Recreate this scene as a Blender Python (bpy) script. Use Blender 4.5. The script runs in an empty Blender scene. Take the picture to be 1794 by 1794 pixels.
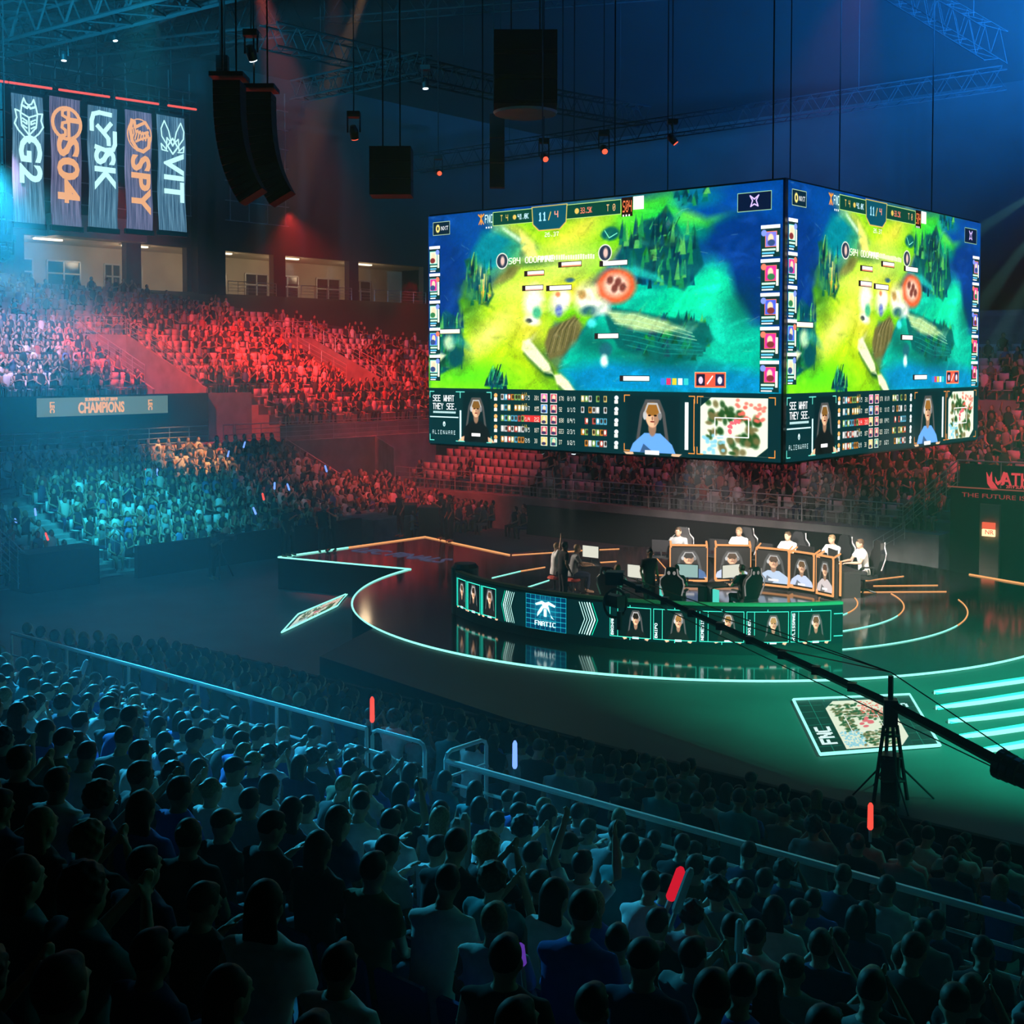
import bpy, bmesh, math, random
import numpy as np
from mathutils import Vector, Matrix, Euler
R = math.radians
rnd = random.Random(7)
sc = bpy.context.scene
col = sc.collection

# ---------------------------------------------------------------- camera
F, CX, PY0 = 2232.0, 897.0, 735.0
ZC, PITCH, YAW = 7.55, R(2.5), math.atan2(.649, .761)
cam_d = bpy.data.cameras.new('camera')
cam = bpy.data.objects.new('camera', cam_d); col.objects.link(cam)
cam.location = (0, 0, ZC)
cam.rotation_euler = (math.pi/2 - PITCH, 0, YAW)
cam_d.sensor_width = 36; cam_d.lens = 36*F/1794
cam_d.shift_y = -(897-PY0)/1794
cam_d.clip_end = 400
sc.camera = cam
RT = Vector((math.cos(YAW), math.sin(YAW), 0))
FW = Vector((-math.sin(YAW)*math.cos(PITCH), math.cos(YAW)*math.cos(PITCH), -math.sin(PITCH)))
UP = RT.cross(FW)
EYE = Vector((0, 0, ZC))
def ray(px, py): return RT*((px-CX)/F) + FW + UP*((PY0-py)/F)
def G(px, py, z=0.0):
    d = ray(px, py); return EYE + d*((z-ZC)/d.z)
def PX(px, py, x):
    d = ray(px, py); return EYE + d*(x/d.x)
def PY(px, py, y):
    d = ray(px, py); return EYE + d*(y/d.y)
def proj(p):
    v = Vector(p)-EYE; dp = v.dot(FW)
    return CX + F*v.dot(RT)/dp, PY0 - F*v.dot(UP)/dp, dp
HD = Vector((-math.sin(YAW), math.cos(YAW), 0))     # level heading of the view
def S(X, Y, z=0.0): return Vector((0, 0, z)) + RT*X + HD*Y

# ---------------------------------------------------------------- world, exposure
w = bpy.data.worlds.new('arena_air'); sc.world = w; w.use_nodes = True
w.node_tree.nodes['Background'].inputs[0].default_value = (.006, .05, .11, 1)
w.node_tree.nodes['Background'].inputs[1].default_value = .35
vs = sc.view_settings
vs.view_transform = 'Standard'; vs.look = 'None'; vs.exposure = 0; vs.gamma = 1; vs.use_curve_mapping = False
cy = sc.cycles
cy.max_bounces = 5; cy.diffuse_bounces = 2; cy.glossy_bounces = 3; cy.transmission_bounces = 3
cy.volume_bounces = 0; cy.transparent_max_bounces = 6
cy.use_denoising = True; cy.sample_clamp_indirect = 3; cy.caustics_reflective = False; cy.caustics_refractive = False

# ---------------------------------------------------------------- lights
def spot(name, loc, tgt, color, power, ang, blend=.6, size=.15, vis=True):
    l = bpy.data.lights.new(name, 'SPOT'); l.color = color; l.energy = power
    l.spot_size = R(ang); l.spot_blend = blend; l.shadow_soft_size = size
    o = bpy.data.objects.new(name, l); col.objects.link(o)
    o.location = loc
    o.rotation_euler = (Vector(tgt)-Vector(loc)).to_track_quat('-Z', 'Y').to_euler()
    return o
def area(name, loc, tgt, color, power, sx, sy):
    l = bpy.data.lights.new(name, 'AREA'); l.color = color; l.energy = power; l.shape = 'RECTANGLE'
    l.size = sx; l.size_y = sy
    o = bpy.data.objects.new(name, l); col.objects.link(o)
    o.location = loc
    o.rotation_euler = (Vector(tgt)-Vector(loc)).to_track_quat('-Z', 'Y').to_euler()
    return o
TEAL, CYAN, BLUE, RED, ORG, WARM, GREEN = (.05,.75,.85), (.03,.8,1), (.05,.25,1), (1,.035,.03), (1,.35,.12), (1,.85,.7), (.02,1,.55)
def on(px, py, y=None, x=None, z=None):
    return PY(px, py, y) if y is not None else PX(px, py, x) if x is not None else G(px, py, z)
# end stand, lower tier: cyan wash, orange and dim red at its right-hand side
EDGE = EYE+ray(-25, 452)*41
spot('wash_cyan', EDGE, on(215, 870, x=-43), CYAN, 4500, 50, .8)
spot('wash_cyan', (-30, 20, 19.5), on(230, 870, x=-43), CYAN, 30000, 22, .8)
spot('wash_orange', (-38, 36, 23.5), on(340, 785, x=-48), (1,.42,.12), 60000, 12, .7)
spot('wash_orange', (-38, 34, 23.5), on(560, 840, x=-44), (1,.2,.1), 8000, 22, .9)
# end stand, upper tier
spot('wash_violet', (-46, 24, 17), on(15, 625, x=-57), (.85,.55,1), 26000, 36, .7)
spot('wash_red', (-50, 31, 16), on(300, 650, x=-56), RED, 19000, 64, .8)
spot('wash_red', (-49.5, 41, 15), on(560, 670, x=-56), RED, 24000, 80, .9)
spot('wash_red', (-50, 29, 18), on(160, 585, x=-60), (1,.08,.05), 4000, 46, .9)
# far side
spot('wash_red', (-37, 37, 11), on(740, 865, y=45), RED, 7000, 62, .9)
spot('wash_red', (-18, 39, 21), on(1250, 830, y=48), RED, 6000, 50, .9)
spot('wash_red', (-6, 36, 20), on(1780, 740, y=50), RED, 22000, 34, .9)
# the near stand: blue-cyan from the left, green from the right
spot('wash_near_cyan', (-33, 17, 13), (-14.5, 9.3, 2.4), (.03,.5,.95), 95000, 24, 1)
spot('wash_near_cyan', (-33, 17, 13), (-7, 8.5, 2.6), (.03,.55,.8), 26000, 22, 1)
spot('wash_near_green', (4, 32, 15), (-3, 12, 2), (.03,.65,.5), 1500, 40, .9)
# arena floor
spot('wash_floor_green', (2, 20, 15), on(1800, 1240, z=1), GREEN, 90000, 46, .9)
spot('wash_floor_blue', (-30, 18, 19), on(300, 1070, z=0), (.01,.4,.6), 4500, 44, .9)
spot('wash_stage_red', (-38, 30, 22), on(720, 970, z=1.05), (1,.12,.08), 26000, 24, .8)
spot('key_players', (-44, 20, 12), on(1250, 985, z=2), WARM, 50000, 13, .5)
spot('key_players', (-44, 20, 12), on(1000, 1005, z=2), WARM, 30000, 9, .5)
spot('added_key_under_cube', S(5.0, 33.4, 5.2), S(6.0, 38.0, 1.9), (1,.9,.82), 7000, 58, .5)  # added spots without a lamp body, brightening the opposing players
spot('added_key_under_cube', S(7.6, 32.6, 5.2), S(9.6, 36.3, 1.9), (1,.9,.82), 5000, 50, .5)
spot('key_players', (8, 30, 11), on(1300, 980, z=2), WARM, 42000, 14, .5)
# added blue spots, unseen, lifting the haze and roof from below
spot('blue_haze_fill', (-4, 30, 14), on(1500, -260, y=62), (.01,.2,.75), 900000, 62, 1)
spot('blue_haze_fill', (-30, 10, 14), on(800, -240, x=-60), (.01,.28,.5), 210000, 66, 1)

HAZE_D = .004
# ---------------------------------------------------------------- mesh helpers
class MB:
    def __init__(s): s.v = []; s.f = []; s.m = []
    def add(s, vs, fs, mi=0):
        n = len(s.v); s.v += [tuple(v) for v in vs]; s.f += [tuple(i+n for i in f) for f in fs]; s.m += [mi]*len(fs)
    def box(s, c, d, rot=0, mi=0, M=None):
        cx, cy_, cz = c; hx, hy, hz = d[0]/2, d[1]/2, d[2]/2
        vs = [Vector((x*hx, y*hy, z*hz)) for z in (-1, 1) for y in (-1, 1) for x in (-1, 1)]
        if M is not None: vs = [M @ v for v in vs]
        elif rot:
            m = Matrix.Rotation(rot, 3, 'Z'); vs = [m @ v for v in vs]
        s.add([v+Vector(c) for v in vs], [(0,2,3,1),(4,5,7,6),(0,1,5,4),(2,6,7,3),(0,4,6,2),(1,3,7,5)], mi)
    def bx(s, x0, x1, y0, y1, z0, z1, mi=0):
        s.box(((x0+x1)/2, (y0+y1)/2, (z0+z1)/2), (abs(x1-x0), abs(y1-y0), abs(z1-z0)), mi=mi)
    def ring(s, c, ax, r, n, ry=None, ref=None):
        ax = Vector(ax).normalized(); ref = Vector(ref) if ref else (Vector((0,0,1)) if abs(ax.z) < .9 else Vector((1,0,0)))
        a = ax.cross(ref).normalized(); b = a.cross(ax).normalized()
        ry = r if ry is None else ry
        return [Vector(c)+a*(r*math.cos(2*math.pi*i/n))+b*(ry*math.sin(2*math.pi*i/n)) for i in range(n)]
    def loft(s, rings, mi=0, caps=True):
        n = len(rings[0]); vs = [v for r in rings for v in r]; fs = []
        for k in range(len(rings)-1):
            for i in range(n):
                j = (i+1) % n; fs.append((k*n+i, k*n+j, (k+1)*n+j, (k+1)*n+i))
        if caps: fs += [tuple(range(n-1, -1, -1)), tuple((len(rings)-1)*n+i for i in range(n))]
        s.add(vs, fs, mi)
    def tube(s, pts, r, n=6, mi=0, caps=True):
        pts = [Vector(p) for p in pts]; rs = r if isinstance(r, (list, tuple)) else [r]*len(pts); rg = []
        for i, p in enumerate(pts):
            t = (pts[min(i+1, len(pts)-1)]-pts[max(i-1, 0)])
            rg.append(s.ring(p, t, rs[i], n))
        s.loft(rg, mi, caps)
    def ell(s, c, r, n=10, m=7, mi=0, M=None):
        rg = []
        for k in range(m+1):
            t = math.pi*(k+.02)/(m+.04); q = []
            for i in range(n):
                p = 2*math.pi*i/n; v = Vector((r[0]*math.sin(t)*math.cos(p), r[1]*math.sin(t)*math.sin(p), -r[2]*math.cos(t)))
                if M is not None: v = M @ v
                q.append(v+Vector(c))
            rg.append(q)
        s.loft(rg, mi)
    def prism(s, poly, z0, z1, mi=0, mi_side=None):
        n = len(poly); vs = [(p[0], p[1], z0) for p in poly]+[(p[0], p[1], z1) for p in poly]
        s.add(vs, [tuple(range(n-1, -1, -1)), tuple(range(n, 2*n))], mi)
        s.add(vs, [(i, (i+1) % n, (i+1) % n+n, i+n) for i in range(n)], mi if mi_side is None else mi_side)
    def mesh(s, name, mats, off=(0,0,0), smooth=False):
        me = bpy.data.meshes.new(name); o = Vector(off)
        me.from_pydata([tuple(Vector(v)-o) for v in s.v], [], s.f)
        for m in (mats if isinstance(mats, (list, tuple)) else [mats]): me.materials.append(m)
        if len(me.materials) > 1: me.polygons.foreach_set('material_index', s.m)
        if smooth: me.polygons.foreach_set('use_smooth', [True]*len(me.polygons))
        me.update(); return me
    def build(s, name, mats, parent=None, smooth=False, origin=None, **kw):
        A = np.array([tuple(v) for v in s.v]); lo, hi = A.min(0), A.max(0)
        o = Vector(((lo[0]+hi[0])/2, (lo[1]+hi[1])/2, lo[2])) if origin is None else Vector(origin)
        if parent is not None and parent.get('_local'): o = Vector((0,0,0))
        me = s.mesh(name, mats, o, smooth)
        ob = bpy.data.objects.new(name, me); col.objects.link(ob)
        if parent is not None:
            ob.parent = parent
            ob.location = o if parent.get('_local') else o-wloc(parent)
            if parent.get('_local'): ob['_local'] = 1
        else: ob.location = o
        tag(ob, **kw); return ob
def wloc(o):
    v = Vector(o.location)
    while o.parent: o = o.parent; v += Vector(o.location)
    return v
def tag(o, label=None, cat=None, group=None, kind=None):
    if label: o['label'] = label
    if cat: o['category'] = cat
    if group: o['group'] = group
    if kind: o['kind'] = kind
    return o
def empty(name, loc, label=None, cat=None, group=None, rz=0, kind=None, local=False):
    o = bpy.data.objects.new(name, None); col.objects.link(o); o.location = loc; o.rotation_euler = (0,0,rz)
    o.empty_display_size = .2
    if local: o['_local'] = 1
    return tag(o, label, cat, group, kind)
def copy_tree(o, loc=None, rz=None, label=None, parent=None):
    c = o.copy(); col.objects.link(c)
    if parent is not None: c.parent = parent
    for ch in list(o.children):
        d = ch.copy(); col.objects.link(d); d.parent = c
        for g in list(ch.children):
            e = g.copy(); col.objects.link(e); e.parent = d
    if loc is not None: c.location = loc
    if rz is not None: c.rotation_euler = (0, 0, rz)
    if label: c['label'] = label
    return c

# ---------------------------------------------------------------- materials
def nm(name):
    m = bpy.data.materials.new(name); m.use_nodes = True; return m, m.node_tree, m.node_tree.nodes['Principled BSDF']
def mat(name, c, rough=.7, metal=0, var=.0, scale=5, spec=.3, c2=None, bump=0):
    m, t, b = nm(name)
    b.inputs['Roughness'].default_value = rough; b.inputs['Metallic'].default_value = metal
    b.inputs['Specular IOR Level'].default_value = spec
    if var or c2:
        tc = t.nodes.new('ShaderNodeTexCoord'); n = t.nodes.new('ShaderNodeTexNoise'); n.inputs['Scale'].default_value = scale
        n.inputs['Detail'].default_value = 4
        r = t.nodes.new('ShaderNodeValToRGB'); c2 = c2 or tuple(x*(1-var) for x in c)
        r.color_ramp.elements[0].position = .35; r.color_ramp.elements[1].position = .65
        r.color_ramp.elements[0].color = (*c2, 1); r.color_ramp.elements[1].color = (*c, 1)
        t.links.new(tc.outputs['Object'], n.inputs['Vector']); t.links.new(n.outputs['Fac'], r.inputs['Fac'])
        t.links.new(r.outputs['Color'], b.inputs['Base Color'])
        if bump:
            bp = t.nodes.new('ShaderNodeBump'); bp.inputs['Strength'].default_value = bump
            t.links.new(n.outputs['Fac'], bp.inputs['Height']); t.links.new(bp.outputs['Normal'], b.inputs['Normal'])
    else: b.inputs['Base Color'].default_value = (*c, 1)
    return m
def emit(name, c, s=1, sample=True):
    m, t, b = nm(name)
    b.inputs['Base Color'].default_value = (0, 0, 0, 1); b.inputs['Specular IOR Level'].default_value = 0
    b.inputs['Emission Color'].default_value = (*c, 1); b.inputs['Emission Strength'].default_value = s
    if not sample: m.cycles.emission_sampling = 'NONE'
    return m
M = {}
M['concrete'] = mat('concrete', (.34,.34,.34), .85, var=.35, scale=1.3)
M['step'] = mat('step_concrete', (.30,.30,.31), .8, var=.3, scale=2)
M['dark'] = mat('black_cloth', (.012,.013,.015), .9, var=.3)
M['ceil'] = mat('black_ceiling', (.012,.013,.015), .95, spec=.05)
M['wall'] = mat('dark_wall', (.06,.065,.07), .85, var=.3, scale=.4)
M['floor'] = mat('arena_floor', (.11,.115,.12), .55, var=.25, scale=.5, spec=.3)
M['metal'] = mat('galvanised_steel', (.55,.56,.57), .45, .6)
M['truss'] = mat('aluminium_truss', (.018,.02,.022), .8, spec=.05)
M['black'] = mat('black_plastic', (.012,.012,.014), .45, spec=.5)
M['gun'] = mat('gunmetal', (.05,.05,.055), .4, .7)
M['deck'] = mat('stage_gloss', (.035,.03,.032), .09, spec=.6)
M['apron'] = mat('apron_deck', (.05,.053,.055), .6, var=.2, scale=.7, spec=.25)
M['seatw'] = mat('white_seat_plastic', (.55,.54,.55), .5)
M['seatb'] = mat('blue_seat_plastic', (.045,.05,.24), .35, spec=.6)
M['cyanled'] = emit('cyan_led', (.3,1,.8), 1.5)
M['orgled'] = emit('orange_led', (1,.42,.15), 1.2)
M['redled'] = emit('red_led', (1,.12,.1), 1.1)
M['teal'] = emit('teal_led', (.1,.8,.65), 1.0)
M['white'] = emit('white_led', (1,1,1), 1.2)
M['lens'] = emit('red_lens', (1,.12,.06), 1.6)
M['lensw'] = emit('white_lens', (.7,.9,1), 5)
M['tube'] = emit('ceiling_tube', (1,.85,.6), 2.5)
M['skin'] = mat('skin', (.48,.29,.2), .6, c2=(.42,.25,.17), scale=8)
M['skind'] = mat('skin_dark', (.28,.16,.1), .6)
M['hair'] = mat('dark_hair', (.018,.012,.009), .6, var=.5, scale=60, bump=.4)
M['hairb'] = mat('brown_hair', (.07,.04,.02), .6, var=.5, scale=60, bump=.4)
M['hairl'] = mat('fair_hair', (.30,.2,.1), .6, var=.4, scale=60, bump=.4)
M['jean'] = mat('blue_jeans', (.03,.045,.09), .85, var=.3, scale=20)
M['trous'] = mat('dark_trousers', (.02,.02,.024), .85)
SH = {}
for k, c in dict(white=(.78,.78,.78), grey=(.25,.26,.27), black=(.02,.02,.022), navy=(.03,.045,.12), teal=(.06,.25,.27),
                 blue=(.06,.12,.5), red=(.4,.05,.04), olive=(.12,.13,.06)).items():
    SH[k] = mat(k+'_shirt_cloth', c, .9, var=.15, scale=14, bump=.15)
# ---------------------------------------------------------------- structure
def struct(name, mb, m, **k): return mb.build(name, m, kind='structure', **k)
b = MB(); b.bx(-90, 45, -12, 95, -.3, 0); struct('floor', b, M['floor'])
b = MB(); b.bx(-92, 47, -14, 97, 27, 27.4)
struct('ceiling', b, M['ceil'])
b = MB(); b.bx(45, 45.6, -14, 97, 0, 27); struct('wall_right', b, M['wall'])
b = MB(); b.bx(-92, 46, -14, -13.4, 0, 27); struct('wall_near', b, M['wall'])
b = MB(); b.bx(-92, 46, 90, 90.6, 0, 27); struct('wall_far', b, M['wall'])

def steps(mb, f, s0, s1, a0, z0, n, dep, rise, zb=None):
    """stepped terrace: f maps (along, depth, z) to the arena, s0..s1 along the rows"""
    prof = []; a, z = a0, z0
    for i in range(n):
        prof += [(a, z), (a+dep, z)]; a += dep; z += rise
    zb = z0-.4 if zb is None else zb
    prof = [(a0, zb)] + prof + [(a, zb)]
    n_ = len(prof)
    vs = [f(s0, p[0], p[1]) for p in prof]+[f(s1, p[0], p[1]) for p in prof]
    fs = [(i, (i+1) % n_, (i+1) % n_+n_, i+n_) for i in range(n_)]
    fs += [tuple(range(n_-1, -1, -1)), tuple(range(n_, 2*n_))]
    mb.add(vs, fs)
fN = lambda s, a, z: (s, 11.925+.0-a, z)        # near: depth grows towards the viewer
fE = lambda s, a, z: (-a, s, z)                 # end stand
fF = lambda s, a, z: (s, a, z)                  # far side
zt = lambda y: 6.08-.33*y-1.2                   # near tread height at y
NEAR_Y = [11.5-.85*i for i in range(14)]
mb = MB()
prof = []
for i, y in enumerate(NEAR_Y): prof += [(y+.425, zt(y)), (y-.425, zt(y))]
prof = [(prof[0][0], .0)] + prof + [(prof[-1][0], .0)]
n_ = len(prof); s0, s1 = -24.5, 22
vs_ = [(s0, p[0], p[1]) for p in prof]+[(s1, p[0], p[1]) for p in prof]
mb.add(vs_, [(i, (i+1) % n_, (i+1) % n_+n_, i+n_) for i in range(n_)]+[tuple(range(n_)), tuple(range(2*n_-1, n_-1, -1))])
mb.bx(s0, s1, 11.925, 12.35, 0, zt(11.5)-.02)
struct('terrace_near', mb, M['step'])
BANK_Y = [13.2, 14.0, 14.8, 15.6, 16.4]
zb_ = lambda y: .95-(y-13.2)*.26
mb = MB()
for y in BANK_Y: mb.bx(s0, s1, y-.4, y+.4, 0, max(zb_(y), .06))
struct('terrace_lower_bank', mb, M['step'])
bar = MB(); bar.bx(-24.5, 22, 17.05, 17.15, 0, 1.15)
for x in range(-24, 22, 3): bar.bx(x-.04, x+.04, 16.6, 17.05, 0, .08)
struct('wall_near_barrier', bar, M['dark'])

# end stand
mb = MB()
steps(mb, fE, 18, 24.2, 40.3, .05, 11, .85, .28, 0); steps(mb, fE, 25.4, 40, 40.3, .05, 11, .85, .28, 0)
steps(mb, fE, 24.2, 25.4, 39.9, .05, 22, .445, .14, 0)
mb.bx(-53, -49.7, 10, 47.2, 0, 3.68)
struct('terrace_end_lower', mb, M['step'])
mb = MB()
CH = [(35.3, 38.3), (48.3, 51.1)]
zE = lambda a: 6.0+.33*((a-53.2)/.85)
for y0, y1 in ((10, 35.3), (38.3, 48.3), (51.1, 72)): steps(mb, fE, y0, y1, 52.8, 6.0, 17, .85, .33, 4)
steps(mb, fE, 41, 72, 50.25, 4.45, 3, .85, .5, 3.6)
for y0, y1 in CH:
    steps(mb, fE, y0, y1, 52.8+.85*8, 6+.33*8, 9, .85, .33, 4)
    steps(mb, fE, y0+.3, y1-.3, 52.8, 4.4, 8, .5, .14, 3.7)
    zb0 = 6+.33*8
    # parapets of the stair well
    for yy in (y0-.10, y1-.03):
        vs_ = []
        for d in (0, .12):
            vs_ += [(-52.6, yy+d, 4), (-52.6, yy+d, 6.35), (-53.6, yy+d, 6.75), (-59.6, yy+d, 9.1), (-59.6, yy+d, 4)]
        mb.add(vs_, [(0,1,2,3,4),(9,8,7,6,5),(0,5,6,1),(1,6,7,2),(2,7,8,3),(3,8,9,4)])
    mb.bx(-59.72, -59.57, y0, y1, 4, 9.1)
mb.bx(-69, -67.2, 10, 72, 4, 11.5)
struct('terrace_end_upper', mb, M['concrete'])
def aTop(y): return 67.5 if y < 43 else max(59.3, 67.5-(y-43)*.46)
dq = MB()
for k in range(14):
    ya_, yb_ = 43+k*2, 45+k*2; aa, ab_ = aTop(ya_), aTop(yb_); za_, zb_2 = 6.75+.388*(aa-52.8), 6.75+.388*(ab_-52.8)
    P8 = [(-aa, ya_, za_-.3), (-ab_, yb_, zb_2-.3), (-68.8, yb_, 12.15), (-68.8, ya_, 12.15)]
    dq.add(P8+[(a, b_, c-.15) for a, b_, c in P8], [(0,1,2,3),(7,6,5,4),(0,4,5,1),(2,6,7,3),(1,5,6,2),(0,3,7,4)])
struct('terrace_dark_sheet', dq, mat('dark_sheet', (.05,.055,.05), .9))  # added dark sheet, keeps the bare upper steps from catching light
b = MB(); b.bx(-52.75, -52.5, 10, 35.3, 3.7, 6.1); b.bx(-52.75, -52.5, 38.3, 41, 3.7, 6.1)
struct('wall_end_parapet', b, M['concrete'])
b = MB(); b.bx(-50.1, -49.7, 40, 47.2, 0, 3.7)
b.add([(-50, 47.2, 0), (-45.2, 44, 0), (-45.2, 44, 3.4), (-50, 47.2, 3.7), (-50.3, 47.5, 0), (-45.5, 44.3, 0), (-45.5, 44.3, 3.4), (-50.3, 47.5, 3.7)],
      [(0,1,2,3),(7,6,5,4),(3,2,6,7),(0,3,7,4),(1,5,6,2)])
b.bx(-45.2, -30, 43.9, 44.1, 0, 1.55)
b.bx(-70, -50, 47.2, 52, 0, 3.7)
struct('wall_end_corner', b, M['concrete'])
b = MB(); b.bx(-39.2, -39.0, 25.4, 36.1, 0, 1.13); struct('wall_end_barrier', b, M['dark'])
b = MB(); b.bx(-40.2, -39.0, 21.3, 23.9, 0, 1.3); struct('wall_stair_block', b, M['dark'])
b = MB()
for i in range(7): b.bx(-40.2-.3*i, -38.6, 36.4+.0, 40, .15*i, .15*(i+1))
struct('terrace_corner_steps', b, M['step'])

# far side
mb = MB()
steps(mb, fF, -45, -17.6, 44.3, 1.5, 11, .85, .3, 0)
steps(mb, fF, -17.4, 40, 44.8, 3.3, 16, .85, .33, 0)
mb.bx(-45, -17.6, 43.9, 44.3, 0, 1.5)
steps(mb, fF, -60, -17.6, 54.6, 6, 14, .85, .33, 3)
struct('terrace_far', mb, M['concrete'])
b = MB(); b.bx(-36, -21, 43.2, 43.3, 0, 1.3)
b.bx(-17.4, 40, 44.4, 44.8, 0, 3.35); struct('wall_far_side', b, M['dark'])

# concourse wall behind the upper end stand, with lit openings
XW = -69.0
def yz(px, py, x=XW):
    p = PX(px, py, x); return p.y, p.z
opens = [((42, 420), (222, 492)), ((247, 432), (328, 500)), ((395, 444), (480, 516)), ((500, 449), (612, 519)), ((628, 458), (742, 521))]
rects = []
for (a_, b_) in opens:
    y0, z1 = yz(*a_); y1, z0 = yz(*b_); rects.append((y0, y1))
ZO0, ZO1 = 12.1, 15.0
b = MB(); prev = 5
for y0, y1 in rects:
    b.bx(XW-.5, XW, prev, y0, 11.5, 20); prev = y1
    b.bx(XW-.5, XW, y0, y1, ZO1, 20); b.bx(XW-.4, XW, y0, y1, 11.5, ZO0)
b.bx(XW-.5, XW, prev, 90, 11.5, 20)
b.bx(XW-.5, XW, 0, 90, 20, 27)
b.bx(XW-.5, XW, 52, 90, 3, 12)
for px in (355, 372): 
    y_ = yz(px, 400)[0]; b.bx(XW, XW+.7, y_-.9, y_+.5, 11.5, 27)
struct('wall_end', b, M['wall'])
room = MB()
room.bx(XW-7.2, XW-7, 5, 75, 11, 16); room.bx(XW-7, XW-.5, 5, 75, 11.3, 11.5); room.bx(XW-7, XW-.5, 5, 75, ZO1+.25, ZO1+.4)
rm_ = mat('concourse_plaster', (.55,.5,.42), .8, var=.15, scale=.6)
struct('wall_concourse', room, rm_)
wn = 0
glass_dark = mat('dark_window_glass', (.02,.03,.035), .15, spec=.8)
for y0, y1 in rects:
    n = 2 if y1-y0 < 9 else 3
    for k in range(n):
        yc = y0+(y1-y0)*(k+.5)/n+1.5; wn += 1
        fr = MB(); wd = min(3.2, (y1-y0)/n*.7)
        for dy in (-wd/2, 0, wd/2): fr.bx(XW-7, XW-6.9, yc+dy-.05, yc+dy+.05, 11.6, 14.2)
        for z in (11.6, 13.4, 14.2): fr.bx(XW-7, XW-6.9, yc-wd/2, yc+wd/2, z-.05, z+.05)
        w_ = struct('window_%d' % wn, fr, M['metal'])
        g_ = MB(); g_.bx(XW-7, XW-6.96, yc-wd/2, yc+wd/2, 11.6, 14.2); g_.build('window_pane', glass_dark, w_)
LTS = []
for i, (y0, y1) in enumerate(rects):
    yc = (y0+y1)/2
    t_ = MB(); t_.bx(XW-3.4, XW-3.1, yc-.9, yc+.9, ZO1+.09, ZO1+.19); 
    bd = t_.build('strip_light', M['tube'], label='bright ceiling strip light in the %s lit concourse opening from the left' % ('first','second','third','fourth','fifth')[i], cat='light', group='strip lights of the concourse ceiling')
    h_ = MB(); h_.bx(XW-3.5, XW-3.0, yc-1, yc+1, ZO1+.19, ZO1+.24); h_.build('light_housing', M['metal'], bd)
    l = bpy.data.lights.new('concourse_glow', 'POINT'); l.energy = 130; l.color = (1,.75,.45); l.shadow_soft_size = .5
    o = bpy.data.objects.new('concourse_glow', l); col.objects.link(o); o.location = (XW-3.2, yc, ZO1-.4)
# pale fascia above the left openings, mullioned wall above it
p0 = PX(40, 400, XW+1); p1 = PX(258, 425, XW+1)
b = MB(); b.bx(XW, XW+1, p0.y+2, p1.y, p1.z, p1.z+1.3); struct('trim_fascia', b, M['seatw'])
b = MB()
for i in range(15):
    y_ = p0.y-2+i*1.55; b.bx(XW+.05, XW+.12, y_-.03, y_+.03, 17, 26)
for z in (17, 18.3, 19.6, 20.9, 22.2, 23.5, 24.8): b.bx(XW+.05, XW+.12, p0.y-2, p0.y+20, z-.03, z+.03)
struct('trim_mullions', b, M['metal'])

# ---------------------------------------------------------------- stage
HS = 1.05
SCx, SCy, SR = 5.23, 35.45, 9.64
SC = S(SCx, SCy, 0)
def arc(r, d0, d1, n, z=0):
    """points on a circle about the stage centre; degrees, 0 = viewer's right, -90 = towards the viewer"""
    return [S(SCx+r*math.cos(R(d0+(d1-d0)*i/n)), SCy+r*math.sin(R(d0+(d1-d0)*i/n)), z) for i in range(n+1)]
def degof(p):
    v = Vector(p)-SC; return math.degrees(math.atan2(v.dot(HD), v.dot(RT)))
tipL, topL, notL, inL = G(487, 977, HS), G(745, 941, HS), G(893, 973, HS), G(720, 998, HS)
stg = MB()
stg.prism(arc(SR, 0, 354, 118), 0, HS)
stg.prism([tipL, inL, S(SCx-5, SCy+1), S(SCx-4, SCy+6), notL, topL][:2]+[S(SCx-6, SCy+1), notL, topL], 0, HS-.004)
e0, e1 = G(1698, 1007, HS), G(2050, 1068, HS)
stg.prism([S(SCx+6, SCy-2), S(SCx+13, SCy-4), e1, e0, S(SCx+5, SCy+7)], 0, HS-.004)
stage = stg.build('stage', [M['deck'], M['dark']], label='black glossy round stage with pointed wings under the screen cube', cat='stage')
for p in stage.data.polygons:
    p.material_index = 0 if abs(p.normal.z) > .5 else 1
def led(pts, m, name='led_strip', parent=None, r=.026, close=False, **k):
    q = MB(); q.tube([Vector(p)+Vector((0,0,r*.6)) for p in pts], r, 4); return q.build(name, m, parent, **k)
aL = degof(inL); 
led(arc(SR, aL if aL < 0 else aL-360, -20, 90, HS), M['cyanled'], parent=stage)
led(arc(SR, -20, 0, 16, HS), M['cyanled'], parent=stage)
led([tipL, inL], M['cyanled'], parent=stage)
led([tipL, tipL.lerp(topL, .45)], M['cyanled'], parent=stage)
led([tipL.lerp(topL, .45), topL], M['orgled'], parent=stage)
led([topL, notL], M['orgled'], parent=stage)
led([e0, e1], M['orgled'], parent=stage)
for pp, m in (([(897,973),(1008,966)],'orgled'), ([(1016,965),(1085,962)],'orgled'), ([(1048,986),(1080,984)],'orgled'),
              ([(862,1013),(912,1001)],'cyanled'), ([(912,1001),(955,994)],'orgled'), ([(925,1029),(962,1017)],'cyanled'),
              ([(1497,1038),(1658,1037)],'orgled'), ([(1530,1027),(1643,1026)],'orgled'), ([(1515,1018),(1583,1010)],'orgled'),
              ([(1145,972),(1172,1003)],'orgled'), ([(1140,1008),(1175,1008)],'orgled'), ([(1130,1016),(1172,1018)],'orgled')):
    led([G(x, y, HS) for x, y in pp], M[m], parent=stage, r=.016)
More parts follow.
